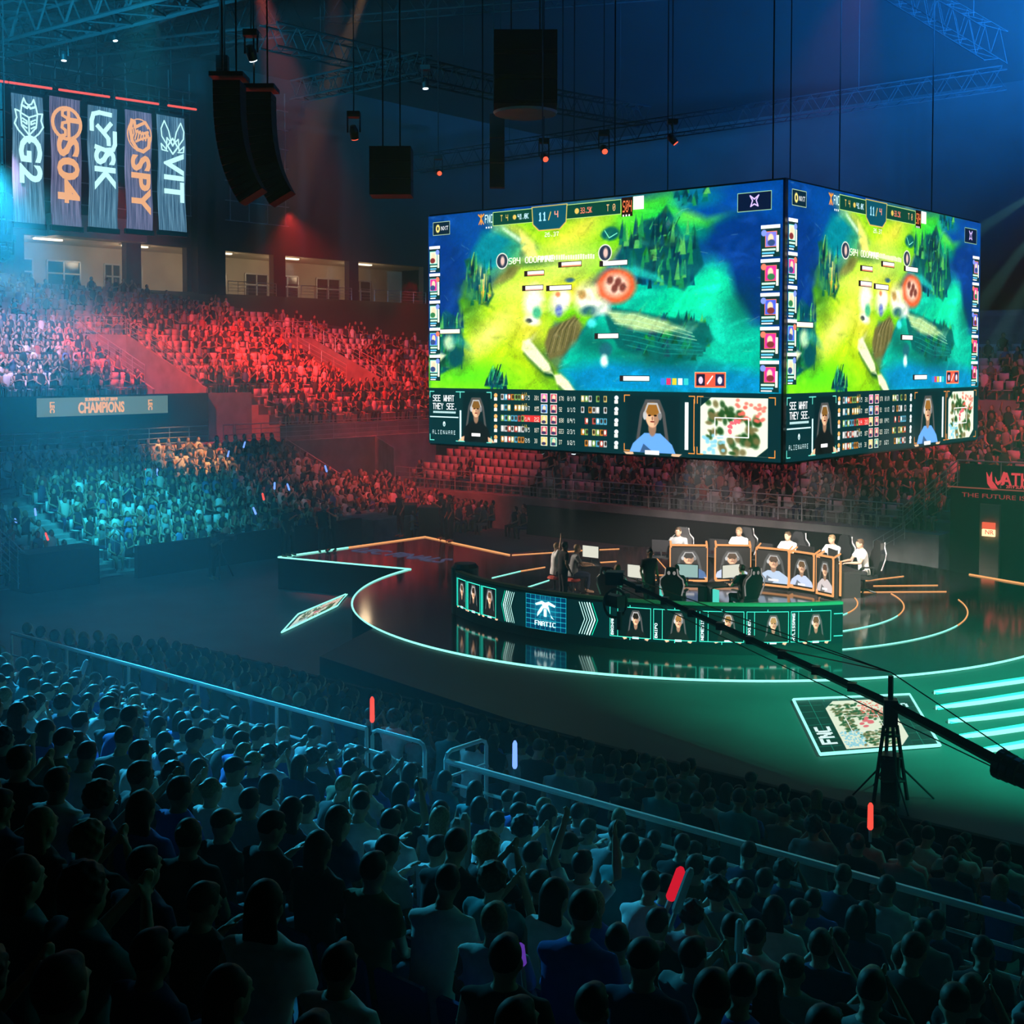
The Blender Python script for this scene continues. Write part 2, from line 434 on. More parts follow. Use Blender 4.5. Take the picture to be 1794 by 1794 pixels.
for r_, px0, py0, e_, split in ((7.1, 1476, 1141, (1678,1051), .55), (5.5, 1476, 1106, (1540,1041), .45), (4.3, 1476, 1078, (1478,1043), .1)):
    a0 = degof(G(px0, py0, HS)); a1 = degof(G(*e_, HS))
    am = a0+(a1-a0)*split
    led(arc(r_, a0, am, 24, HS), M['cyanled'], parent=stage, r=.018); led(arc(r_, am, a1, 24, HS), M['orgled'], parent=stage, r=.018)
# matt apron deck round the front of the stage, level with it
aps = [G(1636, 1212, HS), G(1714, 1325, HS)]
adeg0, adeg1 = degof(G(640, 1100, HS)), degof(aps[0])
outer = [G(560, 1150, HS-.02), G(900, 1262, HS-.02), G(1200, 1340, HS-.02), G(1500, 1415, HS-.02), G(1760, 1480, HS-.02), G(2300, 1600, HS-.02), S(SCx+16, SCy-8), S(SCx+16, SCy+2), S(SCx+8, SCy+2)]
ap = MB(); ap.prism(arc(SR-.02, 10, (adeg0 if adeg0 < 0 else adeg0-360), 60)+outer, 0, HS-.02)
struct('floor_apron', ap, M['apron'])
# steps with light noses at the right
heads_ = [((1636,1216),(1794,1192)), ((1639,1243),(1794,1218)), ((1661,1267),(1794,1248)), ((1680,1294),(1794,1275)), ((1714,1319),(1794,1304))]
for k, (a_, b_) in enumerate(heads_):
    z = HS-.02; pa, pb = G(*a_, z), G(*b_, z); pc = pa+(pb-pa)*1.8
    v = Vector((-(pb-pa).y, (pb-pa).x, 0)).normalized(); n1 = MB(); pm = pa.lerp(pc, .5)-v*.12; u_ = Vector((0,0,.022))
    n1.tube([pa+u_, pa.lerp(pm, .5)-v*.03+u_, pm+u_, pm.lerp(pc, .5)-v*.03+u_, pc+u_], .045, 6)
    bd = n1.build('floor_light_line', M['cyanled'], label='%s of five glowing white-green lines on the deck at right, from the stage outwards' % ('first','second','third','fourth','fifth')[k], cat='light line', group='glowing lines on the right deck')
    n1 = MB(); n1.tube([pa+Vector((0,0,.008)), pc+Vector((0,0,.008))], .07, 4); n1.build('line_channel', M['metal'], bd)
# side of the main edge light continues out of the picture
# ---------------------------------------------------------------- painted pictures for the LED screens
G5 = {'A':"01110 10001 10001 11111 10001 10001 10001",'B':"11110 10001 11110 10001 10001 10001 11110",'C':"01111 10000 10000 10000 10000 10000 01111",
'D':"11110 10001 10001 10001 10001 10001 11110",'E':"11111 10000 10000 11110 10000 10000 11111",'F':"11111 10000 10000 11110 10000 10000 10000",
'G':"01111 10000 10000 10111 10001 10001 01111",'H':"10001 10001 10001 11111 10001 10001 10001",'I':"01110 00100 00100 00100 00100 00100 01110",
'J':"00111 00010 00010 00010 00010 10010 01100",'K':"10001 10010 10100 11000 10100 10010 10001",'L':"10000 10000 10000 10000 10000 10000 11111",
'M':"10001 11011 10101 10101 10001 10001 10001",'N':"10001 11001 11001 10101 10011 10011 10001",'O':"01110 10001 10001 10001 10001 10001 01110",
'P':"11110 10001 10001 11110 10000 10000 10000",'Q':"01110 10001 10001 10001 10101 10010 01101",'R':"11110 10001 10001 11110 10100 10010 10001",
'S':"01111 10000 10000 01110 00001 00001 11110",'T':"11111 00100 00100 00100 00100 00100 00100",'U':"10001 10001 10001 10001 10001 10001 01110",
'V':"10001 10001 10001 10001 10001 01010 00100",'W':"10001 10001 10001 10101 10101 11011 10001",'X':"10001 10001 01010 00100 01010 10001 10001",
'Y':"10001 10001 01010 00100 00100 00100 00100",'Z':"11111 00001 00010 00100 01000 10000 11111",'0':"01110 10001 10011 10101 11001 10001 01110",
'1':"00100 01100 00100 00100 00100 00100 01110",'2':"11110 00001 00001 01110 10000 10000 11111",'3':"11110 00001 00001 01110 00001 00001 11110",
'4':"10001 10001 10001 11111 00001 00001 00001",'5':"11111 10000 11110 00001 00001 00001 11110",'6':"01110 10000 11110 10001 10001 10001 01110",
'7':"11111 00001 00010 00100 00100 00100 00100",'8':"01110 10001 10001 01110 10001 10001 01110",'9':"01110 10001 10001 01111 00001 00001 01110",
'/':"00001 00001 00010 00100 01000 10000 10000",'.':"00000 00000 00000 00000 00000 00100 00100",' ':"00000 00000 00000 00000 00000 00000 00000"}
rs = np.random.RandomState(3)
class Cv:
    def __init__(s, w, h, c=(0,0,0)): s.w, s.h = w, h; s.a = np.ones((h, w, 3), np.float32)*np.array(c, np.float32)
    def win(s, x0, y0, x1, y1):
        x0, y0 = max(0, int(x0)), max(0, int(y0)); x1, y1 = min(s.w, int(x1)+1), min(s.h, int(y1)+1)
        if x1 <= x0 or y1 <= y0: return None
        Y, X = np.mgrid[y0:y1, x0:x1]; return X+.5, Y+.5, (slice(y0, y1), slice(x0, x1))
    def mix(s, sl, m, c): s.a[sl] = s.a[sl]*(1-m[..., None])+np.array(c, np.float32)*m[..., None]
    def rect(s, x0, y0, x1, y1, c, al=1):
        w_ = s.win(x0, y0, x1-1, y1-1)
        if w_: s.mix(w_[2], np.ones(w_[0].shape)*al, c)
    def frame(s, x0, y0, x1, y1, c, t=2):
        s.rect(x0, y0, x1, y0+t, c); s.rect(x0, y1-t, x1, y1, c); s.rect(x0, y0, x0+t, y1, c); s.rect(x1-t, y0, x1, y1, c)
    def ell(s, cx, cy_, rx, ry, c, ang=0, soft=.15, al=1):
        q = max(rx, ry)*(1+soft)+2; w_ = s.win(cx-q, cy_-q, cx+q, cy_+q)
        if not w_: return
        X, Y, sl = w_; ca, sa = math.cos(R(ang)), math.sin(R(ang)); u = ((X-cx)*ca+(Y-cy_)*sa)/rx; v = (-(X-cx)*sa+(Y-cy_)*ca)/ry
        d = np.sqrt(u*u+v*v); s.mix(sl, np.clip((1+soft-d)/(2*soft), 0, 1)*al, c)
    def poly(s, pts, c, soft=1.5, al=1):
        P = np.array(pts, float); w_ = s.win(P[:,0].min()-soft*2, P[:,1].min()-soft*2, P[:,0].max()+soft*2, P[:,1].max()+soft*2)
        if not w_: return
        X, Y, sl = w_; ins = np.zeros(X.shape, bool); dm = np.full(X.shape, 1e9)
        for i in range(len(P)):
            x1, y1 = P[i]; x2, y2 = P[(i+1) % len(P)]
            cr = ((y1 > Y) != (y2 > Y)) & (X < (x2-x1)*(Y-y1)/((y2-y1) or 1e-9)+x1); ins ^= cr
            L = (x2-x1)**2+(y2-y1)**2 or 1e-9; t = np.clip(((X-x1)*(x2-x1)+(Y-y1)*(y2-y1))/L, 0, 1)
            dm = np.minimum(dm, np.hypot(X-x1-t*(x2-x1), Y-y1-t*(y2-y1)))
        sd = np.where(ins, dm, -dm); s.mix(sl, np.clip(sd/soft*.5+.5, 0, 1)*al, c)
    def line(s, pts, c, t=2, al=1):
        for (x1, y1), (x2, y2) in zip(pts[:-1], pts[1:]):
            w_ = s.win(min(x1,x2)-t-2, min(y1,y2)-t-2, max(x1,x2)+t+2, max(y1,y2)+t+2)
            if not w_: continue
            X, Y, sl = w_; L = (x2-x1)**2+(y2-y1)**2 or 1e-9; k = np.clip(((X-x1)*(x2-x1)+(Y-y1)*(y2-y1))/L, 0, 1)
            d = np.hypot(X-x1-k*(x2-x1), Y-y1-k*(y2-y1)); s.mix(sl, np.clip(t/2-d+.5, 0, 1)*al, c)
    def text(s, x, y, st, px, c, py_=None, bold=0, vert=False):
        py_ = py_ or px
        for ch in st:
            for r_, row in enumerate(G5.get(ch, G5[' ']).split()):
                for k, b_ in enumerate(row):
                    if b_ == '1':
                        if vert: s.rect(x+r_*py_, y-(k+1)*px-bold, x+(r_+1)*py_+bold, y-k*px, c)
                        else: s.rect(x+k*px, y+r_*py_, x+(k+1)*px+bold, y+(r_+1)*py_, c)
            if vert: y -= 6*px
            else: x += 6*px
        return x
    def grain(s, amt, k=1):
        n = rs.rand(s.h//k+1, s.w//k+1); n = np.kron(n, np.ones((k, k)))[:s.h, :s.w]
        s.a *= (1-amt+2*amt*n)[..., None]
    def image(s, name):
        im = bpy.data.images.new(name, s.w, s.h, float_buffer=False)
        im.colorspace_settings.name = 'sRGB'
        A = np.ones((s.h, s.w, 4), np.float32); A[..., :3] = np.clip(s.a[::-1], 0, 1); im.pixels.foreach_set(A.ravel()); im.update()
        return im
def screen_mat(name, im, strength=1.0):
    m, t, b = nm(name); n = t.nodes.new('ShaderNodeTexImage'); n.image = im
    b.inputs['Base Color'].default_value = (.01,.01,.01,1); b.inputs['Roughness'].default_value = .4; b.inputs['Specular IOR Level'].default_value = .2
    t.links.new(n.outputs['Color'], b.inputs['Emission Color']); b.inputs['Emission Strength'].default_value = strength
    return m
def portrait(c, x, y, w, h, shirt, hair, seed=0, skin=(.97,.74,.58), dark=(.02,.05,.06), chair=True):
    """a seated player seen from the front with headset, in a box"""
    r_ = random.Random(seed); cx = x+w*(.5+r_.uniform(-.05,.05)); hy = y+h*(.36+r_.uniform(-.03,.03)); k = min(h*.19, w*.2)
    c.rect(x, y, x+w, y+h, dark)
    if chair:
        c.poly([(cx-k*1.9, hy+k*2.6), (cx-k*1.4, hy-k*.3), (cx-k*.8, hy-k*1.5), (cx+k*.8, hy-k*1.5), (cx+k*1.4, hy-k*.3), (cx+k*1.9, hy+k*2.6)], (.3,.3,.3))
        c.poly([(cx-k*1.5, hy+k*2.4), (cx-k*1.05, hy-k*.2), (cx+k*1.05, hy-k*.2), (cx+k*1.5, hy+k*2.4)], dark)
    sk2 = tuple(v*.62 for v in skin)
    c.poly([(cx-k*2.6, y+h), (cx-k*2.2, hy+k*2.6), (cx-k*.9, hy+k*1.6), (cx+k*.9, hy+k*1.6), (cx+k*2.2, hy+k*2.6), (cx+k*2.6, y+h)], shirt)
    c.poly([(cx-k*1.4, y+h), (cx-k*1.0, hy+k*2.6), (cx+k*.2, hy+k*3.4), (cx-k*.2, y+h)], tuple(v*.55 for v in shirt))
    for sx in (-1, 1):
        c.poly([(cx+sx*k*2.1, hy+k*3.6), (cx+sx*k*2.8, hy+k*3.8), (cx+sx*k*3.3, y+h), (cx+sx*k*2.2, y+h)], skin)
    c.ell(cx, hy+k*1.1, k*.45, k*.8, sk2); c.ell(cx, hy, k*.78, k*1.08, skin, soft=.08)
    c.poly([(cx+k*.1, hy-k*.6), (cx+k*.75, hy-k*.5), (cx+k*.7, hy+k*.6), (cx+k*.2, hy+k*.95)], sk2, al=.8)
    c.ell(cx, hy-k*.62, k*.85, k*.62, hair, soft=.1)
    for sx in (-.33, .33): c.ell(cx+sx*k, hy-.02*k, k*.17, k*.08, (.08,.05,.04))
    c.ell(cx, hy+.25*k, k*.1, k*.2, sk2); c.ell(cx, hy+.55*k, k*.25, k*.07, (.45,.15,.12))
    c.ell(cx-k*.85, hy, k*.22, k*.4, (.75,.75,.75)); c.ell(cx+k*.85, hy, k*.22, k*.4, (.5,.5,.5))
    c.line([(cx-k*.85, hy-k*.3), (cx-k*.5, hy-k*1.1), (cx+k*.5, hy-k*1.1), (cx+k*.85, hy-k*.3)], (.7,.7,.7), max(2, k*.18))
    c.rect(cx-k*.8, hy+k*3.2, cx+k*.8, hy+k*3.6, (.95,.95,.95))

# --- the game picture, drawn in the coordinates of the left cube face
W_, H_ = 1400, 788
def uv(x, y):
    s_ = (x-47)/1683.; top = 197-172*s_; bot = 1285+85*s_
    return .798*s_/(1-.202*s_)*W_, (y-top)/(bot-top)*H_
def U(pts): return [uv(*p) for p in pts]
def paint_game():
    c = Cv(W_, H_, (.0,.22,.52))
    def P(pts, col_, soft=8, al=1): c.poly(U(pts), col_, soft, al)
    def E(x, y, rx, ry, col_, ang=0, soft=.4, al=1):
        u, v = uv(x, y); k = .85; c.ell(u, v, rx*k, ry*.62, col_, ang, soft, al)
    E(400, 320, 260, 200, (0,.30,.62), al=.7); E(150, 500, 140, 260, (0,.2,.5)); 
    P([(330,390),(420,260),(560,225),(650,330),(640,400),(560,430),(480,480),(400,500),(310,440)], (0,.52,.58), 14)
    # green and yellow ground
    G1 = (.55,.85,.05)
    P([(50,1030),(50,870),(150,880),(240,800),(300,700),(262,600),(300,505),(470,560),(520,470),(600,400),(700,400),(760,330),(640,240),(540,215),(700,190),(950,190),(1130,130),(1560,75),(1600,140),(1480,230),(1290,200),(1140,330),(1070,430),(1000,500),(1080,600),(980,720),(830,700),(770,860),(860,960),(950,1045),(560,1045)], (.42,.8,.06), 12)
    for (x, y, rx, ry, col_, a) in ((400,840,260,150,(.75,.95,.08),-30),(560,640,240,120,(.85,.95,.2),-30),(700,520,200,80,(.95,.95,.45),0),(850,300,200,110,(.7,.95,.1),-20),
        (970,240,140,60,(.95,.85,.3),-20),(620,250,120,40,(.85,.9,.2),20),(700,900,160,110,(.8,.9,.05),0),(300,960,220,70,(.3,.9,.1),0),(1300,130,200,60,(.35,.9,.15),-10),(930,540,90,60,(1,.9,.1),0),
        (700,740,100,90,(.95,.85,.25),0),(460,760,120,60,(1,.95,.55),-30),(900,400,180,70,(.9,.95,.5),0)): E(x, y, rx, ry, col_, a, .8, .75)
    E(1380,200,190,90,(.0,.8,.35),0,.6,.85); E(1440,170,80,45,(.6,.9,.3),0,.8,.6)
    # teal water at the right
    P([(1180,480),(1300,520),(1500,420),(1620,560),(1700,640),(1728,1060),(950,1045),(850,930),(900,820),(980,720),(1080,620)], (0,.72,.60), 14)
    P([(1100,880),(1500,900),(1728,960),(1728,1060),(950,1045),(870,930)], (0,.55,.75), 22)
    E(1450,570,200,100,(0,.9,.6),-20,.8,.8); E(1250,800,140,70,(0,.7,.55),0,.8,.7)
    E(1500,640,110,200,(.15,.95,.75),15,.8,.5)
    # dark blue at the right
    P([(1500,230),(1640,140),(1728,150),(1728,760),(1640,700),(1580,560),(1560,420),(1480,330)], (0,.2,.5), 16)
    P([(1360,60),(1728,30),(1728,230),(1620,170),(1480,200),(1380,140)], (0,.27,.6), 14)
    E(1440,105,90,40,(0,.5,.55),0,.5,.8)
    # jagged rocks and trees
    def rock(pts, base, hi):
        P(pts, base, 5); cx = sum(p[0] for p in pts)/len(pts); cy_ = sum(p[1] for p in pts)/len(pts); q = random.Random(int(cx))
        for _ in range(int(26+len(pts)*3)):
            i_ = q.randrange(len(pts)); p_, p2 = pts[i_], pts[(i_+1) % len(pts)]; m_ = q.random(); e_ = (p_[0]*m_+p2[0]*(1-m_), p_[1]*m_+p2[1]*(1-m_)); t = q.uniform(0,1.0)
            a = (cx+(e_[0]-cx)*t, cy_+(e_[1]-cy_)*t); L = q.uniform(14,48); f_ = q.random()
            cc = tuple((b1*(1-f_)+h1*f_)*q.uniform(.35,1.0) for b1, h1 in zip(base, hi))
            P([(a[0]-L*.35, a[1]+L*.3), (a[0]+L*.1, a[1]-L*q.uniform(.5,1)), (a[0]+L*q.uniform(.2,.5), a[1]+L*.35)], cc, 2.5, .85)
        for _ in range(16):
            p_ = pts[q.randrange(len(pts))]; t = q.uniform(.15,.9); a = (cx+(p_[0]-cx)*t, cy_+(p_[1]-cy_)*t); l = q.uniform(15,60)
            c.line(U([a, (a[0]+l*.4, a[1]-l)]), hi if q.random() < .6 else tuple(v*.4 for v in base), q.uniform(2,5), .7)
    rock([(1120,380),(1180,300),(1240,200),(1290,190),(1330,130),(1370,220),(1400,300),(1440,260),(1470,420),(1400,540),(1290,500),(1160,440)], (0,.30,.33), (.25,.75,.4))
    rock([(300,400),(330,390),(400,440),(450,510),(490,560),(450,620),(390,600),(340,520)], (.05,.33,.25), (.7,.9,.3))
    rock([(50,900),(110,700),(170,640),(250,680),(300,800),(260,900),(200,930),(120,960)], (0,.32,.36), (.3,.8,.45))
    rock([(430,1010),(470,930),(520,940),(560,1030)], (0,.35,.3), (.3,.8,.6))
    P([(390,450),(430,470),(470,570),(430,600),(400,560)], (.95,.75,.25), 6); E(415,480,25,60,(1,.95,.6),-20,.5,.8)
    P([(640,250),(720,310),(735,370),(690,385),(650,340)], (.97,.95,.45), 8); P([(530,225),(650,290),(640,310),(540,250)], (.8,.95,.8), 5, .8)
    def spikes(x0, x1, y0, y1, n, cols, s):
        q = random.Random(s)
        for _ in range(n):
            x, y = q.uniform(x0, x1), q.uniform(y0, y1); hh = q.uniform(.25, .6)*(y1-y0)*.6+18; ww = q.uniform(5, 14)
            P([(x-ww, y+10), (x-ww*.3, y-hh*.5), (x+ww*.4, y-hh), (x+ww, y+8)], cols[q.randrange(len(cols))], 2, .9)
    dk = [(0,.16,.22), (0,.28,.32), (.0,.4,.38), (.1,.55,.3), (.35,.75,.35), (0,.22,.35)]
    spikes(1130, 1440, 260, 530, 90, dk, 1); spikes(60, 290, 720, 930, 60, dk, 2); spikes(310, 480, 430, 610, 40, dk+[(.5,.7,.2)], 3); spikes(440, 560, 960, 1030, 20, dk, 4); spikes(1360, 1480, 60, 130, 22, dk, 5); spikes(1360, 1500, 700, 860, 34, dk+[(.3,.6,.1)], 6)
    for (x, y, rx, ry, a) in ((330,600,50,110,-15),(520,480,60,30,-20),(760,880,40,110,-35),(250,880,60,60,0),(1000,780,70,60,0),(700,410,120,18,0),(1300,880,220,50,8),(1600,620,60,90,0)): E(x, y, rx, ry, (0,.22,.2), a, .8, .55)
    # curved wall at the right
    rock([(1060,620),(1200,640),(1330,670),(1480,700),(1510,780),(1440,870),(1360,900),(1230,870),(1130,820),(1090,730)], (0,.38,.36), (.15,.65,.45))
    P([(1075,640),(1200,650),(1330,690),(1400,730),(1330,745),(1200,735),(1120,700)], (.78,.9,.6), 8, .9)
    for k in range(7): c.line(U([(1090+k*12, 650+k*26),(1200,660+k*26),(1320,700+k*25),(1430+k*8,750+k*17)]), (.75,.95,.75) if k < 3 else (.1,.6,.55), 3, .6)
    # cyan splash with structure
    P([(1080,420),(1200,425),(1290,460),(1320,500),(1180,470)], (.1,.75,.7), 6, .8)
    E(1095,265,42,34,(0,.35,.36),0,.2); c.line(U([(1070,250),(1090,285),(1125,262)]), (.5,.95,.8), 3)
    # brown rock
    P([(860,700),(930,660),(970,720),(940,790),(870,860),(800,880),(775,800),(800,730)], (.42,.40,.22), 7)
    for k in range(8): c.line(U([(790+k*18,860-k*8),(820+k*17,760-k*9),(860+k*14,700-k*4)]), (.6,.55,.38) if k % 2 else (.25,.25,.15), 3, .7)
    P([(490,510),(560,430),(650,420),(600,480),(540,505)], (.5,.5,.25), 8, .9)
    # pale logs
    for pts in ([(655,790),(690,775),(740,830),(800,900),(820,950),(770,940),(690,870),(650,830)], [(825,955),(860,950),(900,985),(940,1040),(890,1040),(840,1000)], [(50,900),(130,850),(170,860),(60,940)]):
        P([(x+12, y+22) for x, y in pts], (0,.22,.15), 8, .9); P(pts, (.97,.99,.78), 5)
    # battle: red glow, pale creatures
    E(1120,520,92,88,(.93,.38,.2),0,.15,.95); E(1120,515,55,55,(1,.85,.75),0,.3,.95)
    for (x, y) in ((1095,490),(1130,500),(1115,530),(1150,525)): E(x, y, 14, 22, (.35,.1,.08), 30, .4, .8)
    for (x, y, rx, ry) in ((715,600,48,85),(710,690,40,25),(850,600,42,60),(880,580,30,45),(985,580,55,75),(1050,620,45,40)):
        E(x, y, rx, ry, (1,1,.92), 10, .4, .95)
    for (x, y, rx, ry, col_) in ((735,650,22,30,(.2,.7,.5)),(690,690,16,12,(.1,.15,.2)),(850,640,18,30,(.3,.4,.75)),(965,560,18,25,(.8,.6,.3)),(1000,640,40,25,(.1,.35,.4)),(1010,700,22,22,(.3,.95,.95)),(905,490,22,12,(.1,.3,.5)),(845,560,12,14,(.9,.5,.3))):
        E(x, y, rx, ry, col_, 0, .4, .9)
    E(1075,830,30,36,(.1,.4,.45),0,.3); E(1070,885,18,30,(.9,1,.95),0,.4); E(240,870,42,55,(0,.3,.33),0,.3); E(195,800,30,40,(.75,.9,.7),0,.4)
    q = random.Random(11)
    for _ in range(420):
        x, y = q.uniform(50,1728), q.uniform(60,1040); u, v = uv(x, y); iu, iv = int(min(max(u,0),W_-1)), int(min(max(v,0),H_-1)); b0 = c.a[iv, iu].copy()
        f_ = q.choice([.72,.85,1.12,1.25]); cc = np.clip(b0*f_+(0.06 if f_ > 1 else 0), 0, 1); c.ell(u, v, q.uniform(8,46), q.uniform(4,14), cc, q.uniform(-60,30), .7, .38)
    c.grain(.06, 2); c.grain(.05, 7)
    q = random.Random(5)
    for _ in range(260):
        x, y = q.uniform(60,1700), q.uniform(150,1020); l = q.uniform(6,30); a_ = q.uniform(-1,1)
        c.line(U([(x,y),(x+l,y+l*a_)]), (.9,1,.7) if q.random() < .4 else (0,.3,.3), 2, .22)
    # bars, icons, lettering in the picture
    for (x, y, l, cc) in ((720,462,105,(1,.55,.4)),(905,417,112,(1,.6,.4)),(712,532,112,(1,.75,.7)),(850,532,125,(1,.9,.9)),(1110,412,120,(.95,1,1)),(1080,765,105,(.95,1,.95)),(1203,972,122,(.85,1,1)),(160,750,215,(1,1,.8))):
        u0, v0 = uv(x-l/2, y); u1, v1 = uv(x+l/2, y); c.rect(u0-2, v0-9, u1+2, v0+9, (.15,.1,.1)); c.rect(u0+12, v0-7, u1, v0+3, (1,1,1)); c.rect(u0+12, v0+3, u1, v0+7, cc)
    for (x, y) in ((537,400),(1072,358)):
        u, v = uv(x, y); c.ell(u, v, 27, 27, (.9,.92,.85), soft=.05); c.ell(u, v, 23, 23, (.15,.2,.28), soft=.05); c.ell(u+2, v, 9, 15, (.9,.75,.7), soft=.3)
    u, v = uv(575, 398); c.text(u, v-8, 'S04 ODOAMNE', 3, (1,1,.9), bold=1)
    for k in range(24):
        u, v = uv(740+k*12, 385-k*.4); c.rect(u, v-9+rs.randint(0,4), u+7, v+7, (1,1,.95), .8)
    # top bar
    T = (.02,.13,.16); gold = (.9,.75,.35)
    a_, b_ = uv(485, 168), uv(1195, 130)
    v0, v1 = 8, 62
    u0, u1 = uv(482,170)[0], uv(1143,120)[0]
    c.rect(u0, v0, u1, v1-8, (.02,.25,.2)); c.frame(u0, v0, u1, v1-8, (.75,.9,.5), 2)
    m0, m1 = uv(705,150)[0], uv(893,140)[0]; mc = (m0+m1)/2
    c.poly([(m0,4),(m1,4),(m1-4,62),(m1-30,84),(m0+30,84),(m0+4,62)], gold, 1.5); c.poly([(m0+4,7),(m1-4,7),(m1-8,60),(m1-33,80),(m0+33,80),(m0+8,60)], (.02,.3,.38), 1.5)
    c.text(mc-46, 24, '11', 3, (.65,.9,1), 4, bold=2); c.line([(mc-3,50),(mc+6,26)], gold, 4); c.text(mc+22, 24, '4', 3, (1,.6,.5), bold=1)
    c.text(mc-18, 90, '26.37', 2, (1,1,1))
    c.text(u0+34, 20, 'T 4', 2, gold, 3); c.ell(u0+96, 31, 8, 8, gold); c.text(u0+110, 22, '41.0K', 1.6, (.8,.95,1), 2.6, bold=1)
    c.ell(m1+38, 31, 9, 9, gold); c.text(m1+52, 22, '33.5K', 1.6, (1,.5,.4), 2.6, bold=1); c.text(u1-56, 20, 'T 0', 2, (1,.75,.5), 3)
    ul = u0-66; c.line([(ul,12),(ul+12,22),(ul+24,12)], (1,.6,.2), 5); c.line([(ul+12,12),(ul+12,44)], (1,.6,.2), 5); c.line([(ul+12,26),(ul+2,44)], (1,.6,.2), 4); c.line([(ul+12,26),(ul+23,44)], (1,.6,.2), 4)
    c.text(ul+30, 14, 'FNC', 2, (.85,1,1), 4); 
    c.rect(u1+2, 4, u1+44, v1, (.12,.05,.03)); c.text(u1+6, 14, 'S04', 2, (1,.5,.3), 5); c.rect(u1+46, 4, u1+86, 44, (1,1,.95))
    for k in range(3): c.rect(ul+34+k*11, 54, ul+40+k*11, 60, (.9,.95,.95)); c.rect(u1+6+k*11, 56, u1+12+k*11, 62, (.9,.95,.95))
    c.rect(22, 22, 104, 68, (.02,.13,.2)); c.frame(22, 22, 104, 68, (.7,.8,.6)); c.ell(46, 45, 10, 14, (1,.9,.5)); c.ell(46, 45, 4, 7, (.1,.15,.2)); c.text(62, 38, 'NXT', 2, (1,1,1), 2)
    xr = W_-148; c.rect(xr, 26, xr+112, 80, (.02,.08,.2)); c.frame(xr, 26, xr+112, 80, (.6,.8,.6))
    c.line([(xr+42,36),(xr+50,50),(xr+44,66),(xr+56,60),(xr+68,66),(xr+62,50),(xr+70,36),(xr+56,46),(xr+42,36)], (.85,.75,1), 4)
    # player tiles down both sides
    q = random.Random(8)
    for side, x0, x1 in ((0, 4, 56), (1, W_-70, W_-8)):
        y0 = 110 if side == 0 else 128
        for k in range(5):
            y = y0+k*(94 if side == 0 else 95)
            c.rect(x0, y, x1, y+84, (.05,.2,.2)); c.rect(x0, y-6, x1, y+4, (1,1,1)); c.rect(x0, y+5, x1, y+10, (.1,.2,.2))
            c.frame(x0+(14 if side else 2), y+12, x0+(52 if side else 38), y+56, (1,.5,.35) if side else (.5,.95,.9), 2)
            c.rect(x0+(16 if side else 4), y+14, x0+(50 if side else 36), y+54, q.choice([(.3,.4,.9),(.9,.9,.8),(.8,.6,.5),(.9,.2,.6),(.5,.5,.9)]))
            c.ell(x0+(32 if side else 20), y+32, 9, 13, (1,.85,.7)); c.ell(x0+(34 if side else 16), y+44, 12, 9, q.choice([(.2,.3,.5),(.5,.2,.2),(.2,.5,.3)]))
            c.ell((x0+10 if side else x1-12), y+16, 9, 9, (1,.5,.4) if k % 2 else (.5,.6,1)); c.rect(x1-12 if side else x1-12, y+24, x1-4, y+70, (1,1,.9))
            c.rect(x0+4, y+60, x1-14, y+66, (.8,1,.85)); c.rect(x0+4, y+70, x1-18, y+75, (.4,.8,1)); c.rect(x0+4, y+78, x1-22, y+82, (1,1,1))
    # kill feed bottom right
    u, v = uv(1310, 985)
    for k in range(5): c.rect(u+k*21, v-10, u+k*21+16, v+10, [(.2,.5,.9),(.9,.2,.4),(.9,.8,.2),(.9,.9,.9),(.2,.8,.8)][k])
    u2, v2 = uv(1440, 978); c.rect(u2, v2-24, u2+108, v2+22, (.95,.35,.25)); c.frame(u2, v2-24, u2+108, v2+22, (1,.75,.5), 2); c.rect(u2+6, v2-18, u2+36, v2+16, (.1,.1,.2)); c.rect(u2+72, v2-18, u2+102, v2+16, (.15,.15,.3)); c.ell(u2+21, v2, 8, 11, (.9,.8,.9)); c.ell(u2+87, v2, 8, 11, (.9,.9,1)); c.line([(u2+44,v2+10),(u2+62,v2-12)], (1,1,1), 4)
    # bottom panel
    y0 = int(H_*.756); c.rect(0, y0, W_, H_, (.01,.17,.19)); hh = H_-y0
    def X5(x): return uv(x, 1200)[0]
    def cr(x0, x1, cc, tl=True):
        L = 20
        for (x, dx) in ((x0, 1), (x1, -1)):
            for (y, dy) in ((y0+12, 1), (H_-12, -1)): c.line([(x+dx*L, y), (x, y), (x, y+dy*L)], cc, 3)
    aq = (.45,.95,.85); og = (1,.6,.25)
    xa, xb = X5(55), X5(258)
    cr(xa, xb+8, aq); 
    c.text(xa+14, y0+24, 'SEE WHAT', 2.2, (1,1,1), 3.2, bold=1); c.text(xa+14, y0+52, 'THEY SEE.', 2.2, (1,1,1), 3.2, bold=1)
    for k in range(22): c.rect(xa+16+k*5, y0+80, xa+20+k*5, y0+87, (.8,.95,.95))
    c.rect(xa, y0+98, xb, y0+102, (.85,1,1)); xm = (xa+xb)/2; c.ell(xm, y0+124, 6, 9, (.9,1,1)); c.ell(xm, y0+126, 2, 4, (0,.2,.2))
    for k, ch in enumerate('ALIENWARE'): c.text(xa+12+k*13, y0+146, ch, 1.5, (.9,1,1), 2)
    portrait(c, X5(288), y0+12, X5(468)-X5(288), hh-24, (.06,.08,.09), (.5,.35,.15), 4, dark=(.01,.12,.14)); cr(X5(258)+8, X5(470), aq)
    c.rect(X5(266), y0+75, X5(278), H_-22, (.85,1,1)); 
